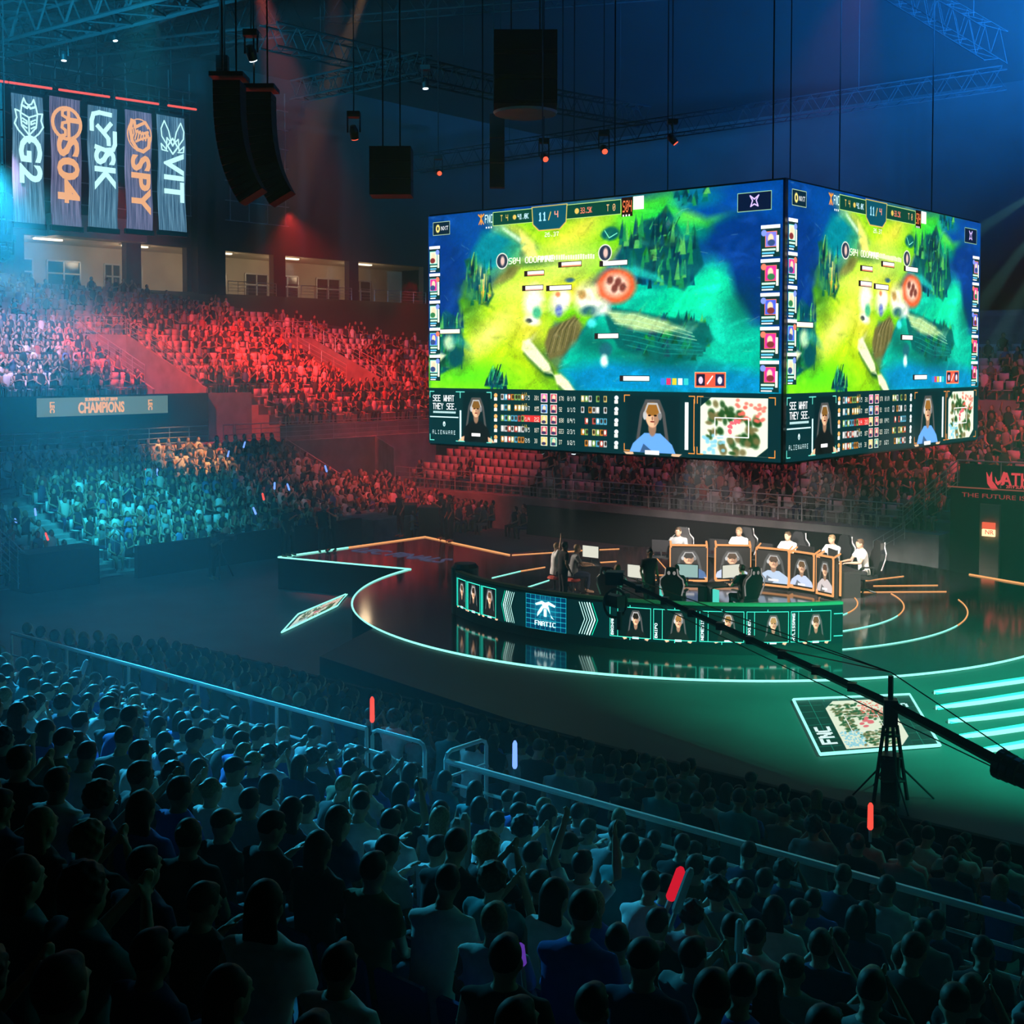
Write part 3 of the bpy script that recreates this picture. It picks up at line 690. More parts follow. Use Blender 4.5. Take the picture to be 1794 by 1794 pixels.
    for side in (0, 1):
        for r_ in range(5):
            yy = y0+12+r_*35; q = random.Random(r_*7+side)
            xi = X5(757) if side == 0 else X5(808); cc = q.choice([(.9,.8,.4),(.8,.3,.4),(.3,.6,.9),(.9,.4,.7),(.3,.7,.6)])
            c.rect(xi, yy, xi+28, yy+29, (.9,.9,.85)); c.rect(xi+2, yy+2, xi+26, yy+27, cc); c.ell(xi+14, yy+13, 7, 9, (1,.85,.7)); c.ell(xi+12, yy+22, 9, 5, (.2,.2,.35))
            tx = X5(655) if side == 0 else X5(895)
            if side == 0 and r_ == 2: c.rect(tx-4, yy+2, X5(755), yy+24, (.85,.2,.2))
            c.text(tx, yy+8, ['2/1/5','3/0/7','3/1/4','2/0/5','1/2/6','0/1/0','1/1/2','0/4/1','2/3/1','1/2/1'][r_+5*side], 1.1, (1,1,.95), 2)
            c.text(X5(722) if side == 0 else X5(852), yy+8, ['201','165','212','187','38','178','92','188','223','37'][r_+5*side], 1.2, (1,.95,.85), 2)
            if side == 0 and r_ in (0,1,3): c.text(tx, yy-2, 'LVL', 1.5, (1,.8,.3), 1.5)
            sx = X5(530) if side == 0 else X5(962)
            for k in range(7):
                if q.random() < .12: continue
                col_ = q.choice([(.95,.85,.5),(.9,.35,.3),(.4,.8,.95),(.95,.95,.95),(.95,.6,.2),(.6,.8,.4)])
                c.rect(sx+k*15, yy+4, sx+k*15+13, yy+24, tuple(v*.8 for v in col_)); c.ell(sx+k*15+7+q.uniform(-2,2), yy+13, 4, 7, (1,1,.9) if q.random() < .5 else (.2,.15,.1))
            c.ell(X5(498) if side == 0 else X5(1125), yy+9, 8, 7, (1,.7,.4) if side == 0 else (1,1,1)); c.rect((X5(498) if side == 0 else X5(1125))-7, yy+16, (X5(498) if side == 0 else X5(1125))+7, yy+27, (.95,.95,.9))
    portrait(c, X5(1168), y0+12, X5(1385)-X5(1168), hh-20, (.4,.65,.95), (.6,.4,.15), 9, dark=(.01,.14,.16)); cr(X5(1160), X5(1440), og)
    c.rect(X5(1404), y0+30, X5(1418), H_-22, (.95,.97,.95)); c.rect(X5(1440)-3, y0+20, X5(1440), H_-20, og)
    minimap(c, X5(1462), y0+14, X5(1690)-X5(1462), hh-26); cr(X5(1450), X5(1712), og)
    return c
def minimap(c, x, y, w, h, n=1):
    c.rect(x, y, x+w, y+h, (.92,.95,.85))
    q = random.Random(2); f = 1/math.sqrt(n)
    for (a_, b_, rx, ry) in ((.3,.2,.2,.12),(.22,.5,.1,.2),(.55,.35,.22,.1),(.55,.82,.24,.14),(.8,.55,.08,.2),(.75,.75,.1,.1)):
        for _ in range(14*n):
            c.ell(x+w*(a_+q.uniform(-rx,rx)), y+h*(b_+q.uniform(-ry,ry)), w*.05*f, h*.05*f*q.uniform(.5,1.6), (.12,.3,.12) if q.random() < .6 else (.45,.42,.25), q.uniform(0,90), .4, .9)
    for _ in range(26*n): c.ell(x+w*q.uniform(.5,.97), y+h*q.uniform(.03,.4), w*.03*f, h*.03*f, (.95,.4,.35), 0, .4, .8)
    for _ in range(22*n): c.ell(x+w*q.uniform(.03,.35), y+h*q.uniform(.65,.97), w*.03*f, h*.03*f, (.5,.8,.9), 0, .4, .8)
    for _ in range(9): c.ell(x+w*q.uniform(.42,.58), y+h*q.uniform(.4,.6), w*.035, h*.03, (.9,.4,.45), q.uniform(0,90)); c.line([(x+w*.22,y+h*.35),(x+w*.72,y+h*.35),(x+w*.72,y+h*.68),(x+w*.22,y+h*.68),(x+w*.22,y+h*.35)], (1,1,1), 2.5)
    for cx_, cy_ in ((0,0),(1,1)):
        pts = [(x+w*(abs(cx_-t*.16)), y+h*(abs(cy_-(.16-t*.16)))) for t in (0,.3,.6,1)]
        c.poly([(x+w*cx_, y+h*cy_)]+pts, (.01,.16,.17))
# ---------------------------------------------------------------- screen cube
game_im = paint_game().image('game_picture')
game_mat = screen_mat('screen_game', game_im, 1.45)
cA = PY(1378, 310, 25.2); NX = cA.x; zt_, zb2 = cA.z, PY(1378, 815, 25.2).z
LX = PY(747, 400, 25.2).x; RY = PX(1720, 400, NX).y
cube = empty('screen_cube', ((NX+LX)/2, (25.2+RY)/2, zb2), 'giant four-sided LED screen cube hanging over the stage, showing a game', 'video screen')
b = MB(); b.bx(LX+.06, NX-.06, 25.26, RY-.06, zb2, zt_); b.build('screen_frame', M['black'], cube)
b = MB()
for (x, y) in ((LX+1, 26.4), (NX-1, 26.4), (LX+1, RY-1.2), (NX-1, RY-1.2), ((LX+NX)/2, 26.4), ((LX+NX)/2, RY-1.2)):
    b = MB(); b.tube([(x, y, zt_), (x, y, 26.3)], .018, 5); b.build('hoist_chain', M['dark'], cube)
def quad_screen(name, a_, b_, z0, z1, m, parent, **k):
    """upright screen from a_ (viewer's left) to b_ with 0..1 UVs"""
    me = bpy.data.meshes.new(name); o = wloc(parent) if parent else Vector((a_[0], a_[1], z0))
    vs_ = [Vector((a_[0], a_[1], z0))-o, Vector((b_[0], b_[1], z0))-o, Vector((b_[0], b_[1], z1))-o, Vector((a_[0], a_[1], z1))-o]
    me.from_pydata(vs_, [], [(0,1,2,3)]); me.materials.append(m); u_ = me.uv_layers.new(name='UVMap')
    for i, c_ in enumerate(((0,0),(1,0),(1,1),(0,1))): u_.data[i].uv = c_
    ob = bpy.data.objects.new(name, me); col.objects.link(ob)
    if parent: ob.parent = parent
    else: ob.location = o
    return tag(ob, **k)
g = .08
quad_screen('screen', (LX+g, 25.2), (NX-g, 25.2), zb2+.05, zt_-.05, game_mat, cube)
quad_screen('screen', (NX, 25.2+g), (NX, RY-g), zb2+.05, zt_-.05, game_mat, cube)
dim_mat = screen_mat('screen_game_dim', game_im, .3)
quad_screen('screen', (NX-g, RY), (LX+g, RY), zb2+.05, zt_-.05, dim_mat, cube)
quad_screen('screen', (LX, RY-g), (LX, 25.2+g), zb2+.05, zt_-.05, dim_mat, cube)

# ---------------------------------------------------------------- curved LED wall round the players
BR, BCx, BCy = 7.52, 5.48, 35.70
def band_deg(px, py=1100):
    """angle on the wall's circle seen at this pixel column (nearest crossing)"""
    best = None
    for k in range(0, 1400):
        d = -200+k*.1; p = S(BCx+BR*math.cos(R(d)), BCy+BR*math.sin(R(d)), HS+.6); q = proj(p)
        if (best is None or abs(q[0]-px) < best[0]) and not (d < -176): best = (abs(q[0]-px), d)
    return best[1]
dL, dR_ = band_deg(800)-.3, band_deg(1476)
BW, BH = 2600, 150
def bu(px): return (band_deg(px)-dL)/(dR_-dL)*BW
bc = Cv(BW, BH, (.0,.10,.11))
aq = (.25,.95,.8)
for (x0, x1, sh_, hr_) in ((800,817,(.08,.08,.09),(.3,.2,.1)), (817,842,(.07,.07,.08),(.2,.12,.07)), (842,870,(.1,.09,.09),(.35,.22,.12))):
    u0, u1 = bu(x0+.5), bu(x1); portrait(bc, u0+26, 8, u1-u0-30, BH-16, sh_, hr_, int(x0)); bc.frame(u0+24, 8, u1-2, BH-8, aq, 4); bc.rect(u0+4, 8, u0+20, BH-8, (.1,.75,.65))
for k in range(6):                                  # chevrons either side of the crest
    xa_ = bu(879)+k*16; bc.line([(xa_+30, 8), (xa_, BH*.48), (xa_+30, BH-8)], (.05,.85,.65) if k == 0 else (.8,1,.95), 7 if k in (1,2) else 4)
    xb_ = bu(1047)-k*16; bc.line([(xb_-34, 8), (xb_, BH*.52), (xb_-34, BH-8)], (.05,.85,.65) if k == 0 else (.8,1,.95), 7 if k in (1,2) else 4)
g0, g1 = bu(922), bu(992); bc.rect(g0, 0, g1, BH, (.0,.17,.30)); gm = (g0+g1)/2
for k in range(9): bc.line([(g0+(g1-g0)*k/8, 0), (g0+(g1-g0)*k/8, BH)], (.1,.75,.78), 2.5, .9)
for k in range(8): bc.line([(g0, BH*k/7.), (g1, BH*k/7.)], (.1,.75,.78), 2.5, .9)
for k in range(10): bc.line([(gm, BH*.45), (gm+90*math.cos(k*.63), BH*.45+90*math.sin(k*.63))], (.1,.8,.75), 1.5, .6)
wh = (.85,1,1)
def LG(pts): return [(gm+(x-gm)*1.75, y*1.06-2) for x, y in pts]
bc.ell(gm, 62, 78, 46, (.1,.5,.6), soft=.6, al=.7)
bc.poly(LG([(gm-42,38),(gm-14,24),(gm,30),(gm+14,24),(gm+42,38),(gm+38,46),(gm+14,38),(gm+8,54),(gm-8,54),(gm-14,38),(gm-38,46)]), wh)
bc.poly(LG([(gm-14,44),(gm-6,52),(gm-16,70),(gm-34,92),(gm-32,74)]), wh); bc.poly(LG([(gm+14,44),(gm+6,52),(gm+18,72),(gm+36,96),(gm+24,90)]), wh); bc.poly(LG([(gm-6,56),(gm+6,56),(gm+6,88),(gm-6,88)]), wh)
bc.text(gm-76, 112, 'FNATIC', 4.2, wh, 3.0, bold=3)
names = ['BROXAH', 'BWIPO', 'NEMESIS', 'REKKLES', 'HYLISSANG']
for k, (x0, xm_, x1) in enumerate(((1069,1083,1141), (1145,1161,1221), (1226,1241,1304), (1308,1322,1382), (1386,1400,1456))):
    u0, um, u1 = bu(x0), bu(xm_), bu(x1)
    portrait(bc, um, 12, u1-um, BH-26, (.07,.07,.075), [(.12,.08,.05),(.6,.42,.2),(.55,.4,.2),(.65,.5,.3),(.4,.25,.15)][k], 20+k, dark=(.01,.06,.07))
    bc.frame(u0, 10, u1, BH-12, aq, 3); bc.rect(um-3, 10, um, BH-12, aq); bc.text(u0+7, BH-18, names[k], 2.1, (.9,1,1), 2.1, vert=True, bold=1)
    bc.rect((u0+u1)/2-2, 2, (u0+u1)/2+2, 10, aq); bc.rect((u0+u1)/2-2, BH-12, (u0+u1)/2+2, BH-2, aq)
bc.rect(bu(1460), 24, BW, 28, aq); bc.rect(bu(1460), BH-34, BW, BH-30, aq)
band_mat = screen_mat('screen_band', bc.image('band_picture'), 1.7)
wall_o = empty('led_desk_wall', S(SCx, SCy-BR, HS), 'curved low wall of LED screens in front of the players, showing team portraits', 'led wall')
NB = 100
def bpt(i, r): d = dL+(dR_-dL)*i/NB; return S(BCx+r*math.cos(R(d)), BCy+r*math.sin(R(d)), 0)
me = bpy.data.meshes.new('screen'); o_ = wloc(wall_o); vs_, fs_, uvs = [], [], []
for i in range(NB+1):
    p = bpt(i, BR+.01)
    vs_ += [Vector((p.x, p.y, HS+.22))-o_, Vector((p.x, p.y, HS+1.04))-o_]
for i in range(NB): fs_.append((2*i, 2*i+2, 2*i+3, 2*i+1)); uvs += [(i/NB,0), ((i+1)/NB,0), ((i+1)/NB,1), (i/NB,1)]
me.from_pydata(vs_, [], fs_); me.materials.append(band_mat); u_ = me.uv_layers.new(name='UVMap')
for i, c_ in enumerate(uvs): u_.data[i].uv = c_
ob = bpy.data.objects.new('screen', me); col.objects.link(ob); ob.parent = wall_o
def wallring(r0, r1, z0, z1, name, m):
    q = MB(); rings = []
    for i in range(NB+1):
        a_, b_ = bpt(i, r0), bpt(i, r1); rings.append([(a_.x,a_.y,z0),(b_.x,b_.y,z0),(b_.x,b_.y,z1),(a_.x,a_.y,z1)])
    q.loft(rings); return q.build(name, m, wall_o)
wallring(BR-.10, BR, HS+.0, HS+1.1, 'wall_body', M['black'])
q = MB(); pe = bpt(-2, BR-.32); q.tube([Vector((pe.x,pe.y,HS)), Vector((pe.x,pe.y,HS+1.2)), Vector((pe.x,pe.y,HS+1.3))], [.36,.36,.28], 18); q.build('end_post', M['black'], wall_o)
wallring(BR-.13, BR+.02, HS+1.1, HS+1.16, 'wall_cap', mat('bronze_cap', (.35,.24,.14), .5, .3))

# ---------------------------------------------------------------- opponents' screens, desks
port = []
for k, (sh_, hr_) in enumerate((((.25,.4,.6),(.1,.07,.05)), ((.75,.8,.9),(.3,.2,.1)), ((.7,.78,.88),(.3,.2,.12)), ((.75,.8,.9),(.4,.28,.15)), ((.8,.75,.75),(.35,.2,.12)))):
    c_ = Cv(160, 190, (.05,.02,.02)); portrait(c_, 0, 0, 160, 190, sh_, hr_, 50+k, dark=(.06,.025,.02)); port.append(screen_mat('screen_portrait', c_.image('portrait_picture'), 1.4))
def holo(px0, px1, py_top, py0, py1, k, which):
    A_, B_ = G(px0, py0, HS+.1), G(px1, py1, HS+.1)
    d = (B_-A_); L = Vector((d.x, d.y, 0)).length; rz = math.atan2(d.y, d.x); n = Vector((d.y, -d.x, 0)).normalized()
    H_s = PYd(px0, py_top, A_)-HS-.1
    t = empty('portrait_screen', (A_+B_)/2-Vector((0,0,.1)), '%s of the five orange-framed portrait screens on the stage' % which, 'screen', 'orange-framed portrait screens')
    quad_screen('screen', A_+n*.03, B_+n*.03, HS+.2, HS+.05+H_s, port[k], t)
    q = MB()
    for z in (HS+.12, HS+.12+H_s): q.tube([A_+Vector((0,0,z-A_.z)), B_+Vector((0,0,z-A_.z))], .03, 4)
    for P_ in (A_, B_): q.tube([P_+Vector((0,0,0)), P_+Vector((0,0,H_s+.02))], .035, 4)
    P2 = A_-n*.28; P3 = B_-n*.28; t1 = B_+Vector((0,0,H_s)); t2 = A_+Vector((0,0,H_s))
    q.tube([P3+Vector((0,0,0)), P3+Vector((0,0,H_s-.1))], .035, 4); q.tube([t1, P3+Vector((0,0,H_s+.1))], .03, 4); q.tube([t2, P2+Vector((0,0,H_s+.1))], .03, 4)
    q.tube([P2, P2+Vector((0,0,H_s-.1))], .035, 4)
    q.build('light_frame', M['orgled'], t)
    q = MB(); q.box(((A_+B_)/2-n*.16+Vector((0,0,H_s/2-.05))), (L-.1, .2, H_s+.05), rz); q.build('cabinet', M['black'], t)
    return (A_+B_)/2, n, rz, H_s, L
def PYd(px, py, ref):
    """height on the pixel ray at the ground distance of ref"""
    d = ray(px, py); dd = (ref-EYE).dot(HD)/d.dot(HD); return (EYE+d*dd).z
HO = []
for a_ in ((1175,1238,956,1018,1019,0,'leftmost'), (1254,1314,956,1018,1019,1,'second from left'), (1325,1381,960,1024,1030,2,'middle'), (1385,1425,966,1029,1036,3,'fourth from left'), (1431,1459,973,1040,1046,4,'rightmost, edge-on')):
    HO.append(holo(*a_))
# ---------------------------------------------------------------- people
def head_parts(q, hc, Mh, vox):
    def T(v): return Vector(hc)+Mh @ Vector(v)
    q.ell(hc, (.074,.092,.112), 14, 10, M=Mh)
    q.ell(T((0,.03,-.06)), (.052,.058,.06), 10, 8, M=Mh)                 # jaw
    q.tube([T((0,.085,.02)), T((0,.108,-.022)), T((0,.09,-.035))], [.009,.016,.012], 6)   # nose
    q.tube([T((-.022,.088,-.06)), T((.022,.088,-.06))], .009, 6)         # lips
    q.tube([T((-.045,.083,.035)), T((0,.092,.037)), T((.045,.083,.035))], .010, 6)        # brow
    for s_ in (-1, 1): q.ell(T((s_*.077,-.005,-.01)), (.014,.025,.036), 8, 6, M=Mh)       # ears
def hand(q, wr, d, palm_n):
    d = Vector(d).normalized(); n = Vector(palm_n).normalized(); s_ = d.cross(n).normalized(); n = s_.cross(d).normalized()
    Mx = Matrix((s_, d, n)).transposed()
    q.ell(wr+d*.05, (.040,.052,.018), 10, 8, M=Mx)
    for k, (off, ln) in enumerate(((-.028,.062),(-.010,.075),(.009,.07),(.027,.055))):
        b0 = wr+d*.085+s_*off; q.tube([b0, b0+d*ln*.5-n*.008, b0+d*ln*.85-n*.03], [.011,.010,.008], 6)
    b0 = wr+d*.03+s_*.035; q.tube([b0, b0+s_*.025+d*.03, b0+s_*.028+d*.06-n*.01], [.013,.011,.009], 6)
def solid(q, name, vox, mats, dec=.4, sm=3):
    me = q.mesh(name, mats); ob = bpy.data.objects.new(name, me); col.objects.link(ob)
    m1 = ob.modifiers.new('r', 'REMESH'); m1.mode = 'VOXEL'; m1.voxel_size = vox
    m2 = ob.modifiers.new('s', 'SMOOTH'); m2.factor = .5; m2.iterations = sm
    if dec < 1: m3 = ob.modifiers.new('d', 'DECIMATE'); m3.ratio = dec
    dg = bpy.context.evaluated_depsgraph_get(); dg.update()
    out = bpy.data.meshes.new_from_object(ob.evaluated_get(dg)); bpy.data.objects.remove(ob, do_unlink=True)
    out.name = name; out.polygons.foreach_set('use_smooth', [True]*len(out.polygons))
    out.materials.clear()
    for m in (mats if isinstance(mats, list) else [mats]): out.materials.append(m)
    return out
def make_person(pose, hair='short', stand=False, female=False):
    """body, shirt, trousers, hair meshes about the seat/floor point, facing +Y"""
    lean = pose.get('lean', .04); h0 = .50 if not stand else .92
    def tp(z): return Vector((0, (z-.5)*lean*1.6, z-.5+h0))             # spine point for a seated height z
    w_ = .92 if female else 1.0
    TR = [(.46,.165,.12),(.56,.165,.125),(.68,.142,.108),(.82,.158,.115),(.95,.18,.115),(1.02,.168,.095),(1.065,.098,.072),(1.085,.062,.06)]
    def torso(q, inf=0, z0=0):
        q.loft([q.ring(tp(z), (0,0,1), (a_+inf)*w_, 16, b_+inf, ref=(0,1,0)) for z, a_, b_ in TR if z >= z0])
    B, SHT, TRO = MB(), MB(), MB()
    torso(B); torso(SHT, .014)
    nk = tp(1.04); hc = tp(1.205)+Vector((0,.015+pose.get('nod', 0)*.05,0))
    B.tube([nk, tp(1.10), hc-Vector((0,.01,.07))], [.062,.056,.054], 10)
    Mh = Euler((-pose.get('nod', 0), 0, pose.get('turn', 0))).to_matrix()
    head_parts(B, hc, Mh, 0)
    for s_ in (-1, 1):
        sh_ = tp(1.01)+Vector((s_*.175*w_, 0, 0)); el, wr = pose['arms'][(s_+1)//2]
        off = tp(.9)-Vector((0,0,.9)) ; el = Vector((s_*el[0], el[1], el[2]))+off; wr = Vector((s_*wr[0], wr[1], wr[2]))+off
        B.tube([sh_, sh_.lerp(el,.4), el, el.lerp(wr,.3), wr], [.052,.047,.038,.04,.026], 8)
        hand(B, wr-(wr-el).normalized()*.01, (wr-el), (0, .2, 1) if not pose.get('up') else (-s_, -.3, 0))
        SHT.tube([sh_.lerp(tp(.98), .3), sh_, sh_.lerp(el,.62)], [.066,.068,.062], 10)
        hp = Vector((s_*.09, .0, h0))
        if stand: kn, an, toe = Vector((s_*.11,.02,.50)), Vector((s_*.12,-.02,.09)), Vector((s_*.13,.16,.04))
        else:
            sp = pose.get('knees', .13); kn, an, toe = Vector((s_*sp,.43,.50)), Vector((s_*sp,.38,.10)), Vector((s_*sp*1.1,.56,.045))
        B.tube([hp, kn, an], [.085,.056,.036], 8); B.tube([an-Vector((0,.03,.02)), an+Vector((0,.03,-.035)), toe], [.04,.045,.032], 8)
        TRO.tube([hp, hp.lerp(kn,.5), kn, kn.lerp(an,.5), an+Vector((0,0,.03))], [.10,.088,.072,.068,.055], 10)
    TRO.ell((0, 0, h0), (.168,.125,.09), 12, 8)
    body = solid(B, 'person', .0125, M['skin'], .45, 2); sh_m = solid(SHT, 'shirt', .022, SH['grey'], .6, 3); tr_m = solid(TRO, 'trousers', .024, M['jean'], .6, 3)
    Hq = MB()
    def T(v): return hc+Mh @ Vector(v)
    if hair == 'short': Hq.ell(T((0,-.014,.030)), (.083,.094,.098), 14, 10, M=Mh); Hq.ell(T((0,.03,.085)), (.055,.05,.035), 10, 8, M=Mh)
    elif hair == 'curly':
        Hq.ell(T((0,-.014,.035)), (.09,.10,.105), 14, 10, M=Mh)
        for k in range(46):
            z_ = 1-1.55*(k+.5)/46; r2 = math.sqrt(max(0, 1-z_*z_)); a_ = k*2.4
            if z_ < .2 and math.sin(a_) > .3: continue
            Hq.ell(T((.088*r2*math.cos(a_), -.016+.096*r2*math.sin(a_), .035+.10*z_)), (.024,.024,.024), 7, 5)
    elif hair == 'long':
        Hq.ell(T((0,-.014,.028)), (.086,.096,.102), 14, 10, M=Mh); Hq.loft([Hq.ring(T((0,-.055+y_,z_)), (0,0,1), rx_, 12, ry_, ref=(0,1,0)) for z_, rx_, ry_, y_ in ((.04,.08,.05,0),(-.06,.088,.045,0),(-.16,.095,.04,0),(-.25,.08,.03,-.01),(-.30,.04,.02,-.01))])
    elif hair == 'bun': Hq.ell(T((0,-.014,.028)), (.083,.094,.1), 14, 10, M=Mh); Hq.ell(T((0,-.10,.06)), (.038,.036,.036), 10, 7, M=Mh)
    elif hair == 'cap':
        Hq.ell(T((0,-.008,.045)), (.084,.098,.085), 14, 10, M=Mh); Hq.loft([Hq.ring(T((0,y_,.045)), (0,1,0), rx_, 10, .012, ref=(0,0,1)) for y_, rx_ in ((.06,.07),(.11,.065),(.155,.04))])
    hm = solid(Hq, 'hair', .014, M['hair'], .6, 1)
    return body, sh_m, tr_m, hm
ARM = {
 'lap': dict(arms=[((.25,.04,.74),(.10,.26,.62)), ((.25,.04,.74),(.10,.26,.62))]),
 'clap': dict(arms=[((.27,.16,.82),(.05,.30,1.10)), ((.27,.16,.82),(.05,.30,1.10))], up=True),
 'raised': dict(arms=[((.25,.04,.74),(.10,.26,.62)), ((.27,.08,1.22),(.20,.12,1.48))], turn=.2),
 'lean': dict(lean=.28, arms=[((.22,.20,.62),(.06,.36,.78)), ((.22,.20,.62),(.06,.36,.78))], nod=.2, knees=.17),
 'phone': dict(arms=[((.24,.08,.76),(.07,.30,.96)), ((.25,.04,.74),(.10,.26,.62))], nod=.25, turn=-.3),
 'both_up': dict(arms=[((.30,.06,1.18),(.24,.12,1.46)), ((.30,.06,1.18),(.24,.12,1.46))], up=True),
 'desk': dict(lean=.1, arms=[((.25,.18,.78),(.14,.42,.77)), ((.25,.18,.78),(.14,.42,.77))]),
 'folded': dict(arms=[((.24,.06,.76),(-.06,.17,.80)), ((.24,.06,.76),(-.06,.17,.84))], turn=-.15),
}
HAIRTXT = dict(short='short hair', curly='curly hair', long='long hair', bun='hair in a bun', cap='a cap')
KIND = []
for pn, hr_, fm in (('lap','short',0), ('lean','short',0), ('clap','curly',0), ('lap','long',1), ('folded','cap',0), ('phone','short',0), ('raised','short',0), ('lap','bun',1), ('both_up','short',0), ('clap','short',0), ('folded','long',1)):
    KIND.append((pn, hr_, make_person(ARM[pn], hr_, female=fm)))
DESK = make_person(ARM['desk'], 'short')
STAND = make_person(dict(arms=[((.23,-.02,.74),(.22,.10,.54)), ((.23,-.02,.74),(.22,.10,.54))]), 'short', stand=True)
STANDCAM = make_person(dict(arms=[((.24,.14,.80),(.12,.34,.96)), ((.24,.14,.80),(.12,.34,.96))]), 'cap', stand=True)
def place_person(meshes, loc, rz, shirt, hairm, skinm, trm, label, group=None, scale=1.0, name='person'):
    body, sh_m, tr_m, hm = meshes
    r_ = bpy.data.objects.new(name, body); col.objects.link(r_); r_.location = loc; r_.rotation_euler = (0,0,rz); r_.scale = (scale,)*3
    tag(r_, label, 'person', group)
    r_.material_slots[0].link = 'OBJECT'; r_.material_slots[0].material = skinm
    for nme, me_, m_ in (('shirt', sh_m, shirt), ('trousers', tr_m, trm), ('hair', hm, hairm)):
        c_ = bpy.data.objects.new(nme, me_); col.objects.link(c_); c_.parent = r_
        c_.material_slots[0].link = 'OBJECT'; c_.material_slots[0].material = m_
    return r_
ORD = ['first','second','third','fourth','fifth','sixth','seventh','eighth','ninth','tenth','eleventh','twelfth','thirteenth','fourteenth','fifteenth','sixteenth','seventeenth','eighteenth','nineteenth','twentieth']
TENS = {20:'twenty', 30:'thirty', 40:'forty', 50:'fifty', 60:'sixty'}
def ordw(n):
    if n <= 20: return ORD[n-1]
    t = n//10*10; return (TENS[t]+'-'+ORD[n-t-1]) if n != t else TENS[t][:-1]+'ieth'

# seat for the near stand: pan and back
seat0 = empty('stadium_seat', (0,0,0), local=True)
def seat_parts(root):
    q = MB(); q.loft([[(x, y, z+dz) for x, dz in ((-.21,0),(.21,0))]+[(x, y, z+dz-.025) for x, dz in ((.21,0),(-.21,0))] for y, z in ((-.14,.42),(0,.40),(.22,.42),(.25,.40))])
    q.bx(-.16, -.11, -.12, .1, 0.01, .40); q.bx(.11, .16, -.12, .1, 0.01, .40); q.build('seat_pan', M['seatb'], root)
    q = MB(); q.loft([[(-w/2, y, z), (w/2, y, z), (w/2, y-.03, z), (-w/2, y-.03, z)] for y, z, w in ((-.145,.38,.36),(-.165,.48,.42),(-.20,.68,.44),(-.215,.775,.43),(-.22,.80,.38))]); q.build('backrest', M['seatb'], root)
seat_parts(seat0)

# --- seats and people of the near stand, and the lower bank past the rail
cand = []
SHK = ['white']*4+['grey']*4+['black']*7+['navy']*4+['teal']*2+['blue']*2+['olive']*1
bright = [(45,1210,'teal'),(240,1330,'white'),(290,1410,'blue'),(385,1400,'white'),(455,1440,'grey'),(160,1270,'white'),(260,1290,'white'),(700,1490,'white'),(745,1400,'white'),(925,1480,'white'),(640,1460,'white'),
          (20,1420,'navy'),(340,1480,'black'),(100,1490,'black'),(190,1230,'teal'),(1130,1420,'teal'),(1265,1600,'grey'),(600,1410,'grey'),(1010,1460,'white'),(970,1600,'white'),(330,1310,'grey'),(700,1300,'white'),(1560,1640,'teal'),(800,1480,'navy')]
empties = [(372,505,470,560),(560,540,660,600),(480,530,560,590)]
def seatx(i, k): return -24.2+k*.53+(i % 2)*.24
for i, y in enumerate(NEAR_Y):
    for k in range(86):
        x = seatx(i, k); p = Vector((x, y-.02, zt(y))); hd = proj(p+Vector((0,0,1.22)))
        if hd[2] < 2.6 or hd[0] < -90 or hd[0] > 1880 or hd[1] > 1900: continue
        if abs(x) < .8 and abs(y) < .8: continue
        cand.append(['near', i, k, p, hd])
for i, y in enumerate(BANK_Y):
    for k in range(86):
        x = seatx(i, k); p = Vector((x, y-.02, max(zb_(y), .06))); hd = proj(p+Vector((0,0,1.22)))
        if hd[0] < -30 or hd[0] > 1830: continue
        cand.append(['bank', i, k, p, hd])
cand.sort(key=lambda c_: c_[4][2])
nper = 0; rest = []; rows = {}; ncount = {}
for c_ in cand:
    kind_, i, k, p, hd = c_
    c_.append(None)
    e = any(x0 < hd[0] < x1+40 and y0 < hd[1]-1000+0 < y1 for x0, y0, x1, y1 in [])
    vis_empty = (390 < hd[0] < 640 and 1500 < hd[1] < 1650 and hd[1] > 1500+(hd[0]-390)*.30 and hd[1] < 1560+(hd[0]-390)*.42)
    if vis_empty or rnd.random() < (.05 if kind_ == 'near' else .10): c_[5] = 'empty'
    elif nper < 300: c_[5] = 'ind'; nper += 1
    else: c_[5] = 'rest'
seen = {}
for c_ in cand: seen.setdefault((c_[0], c_[1]), []).append(c_)
first = True
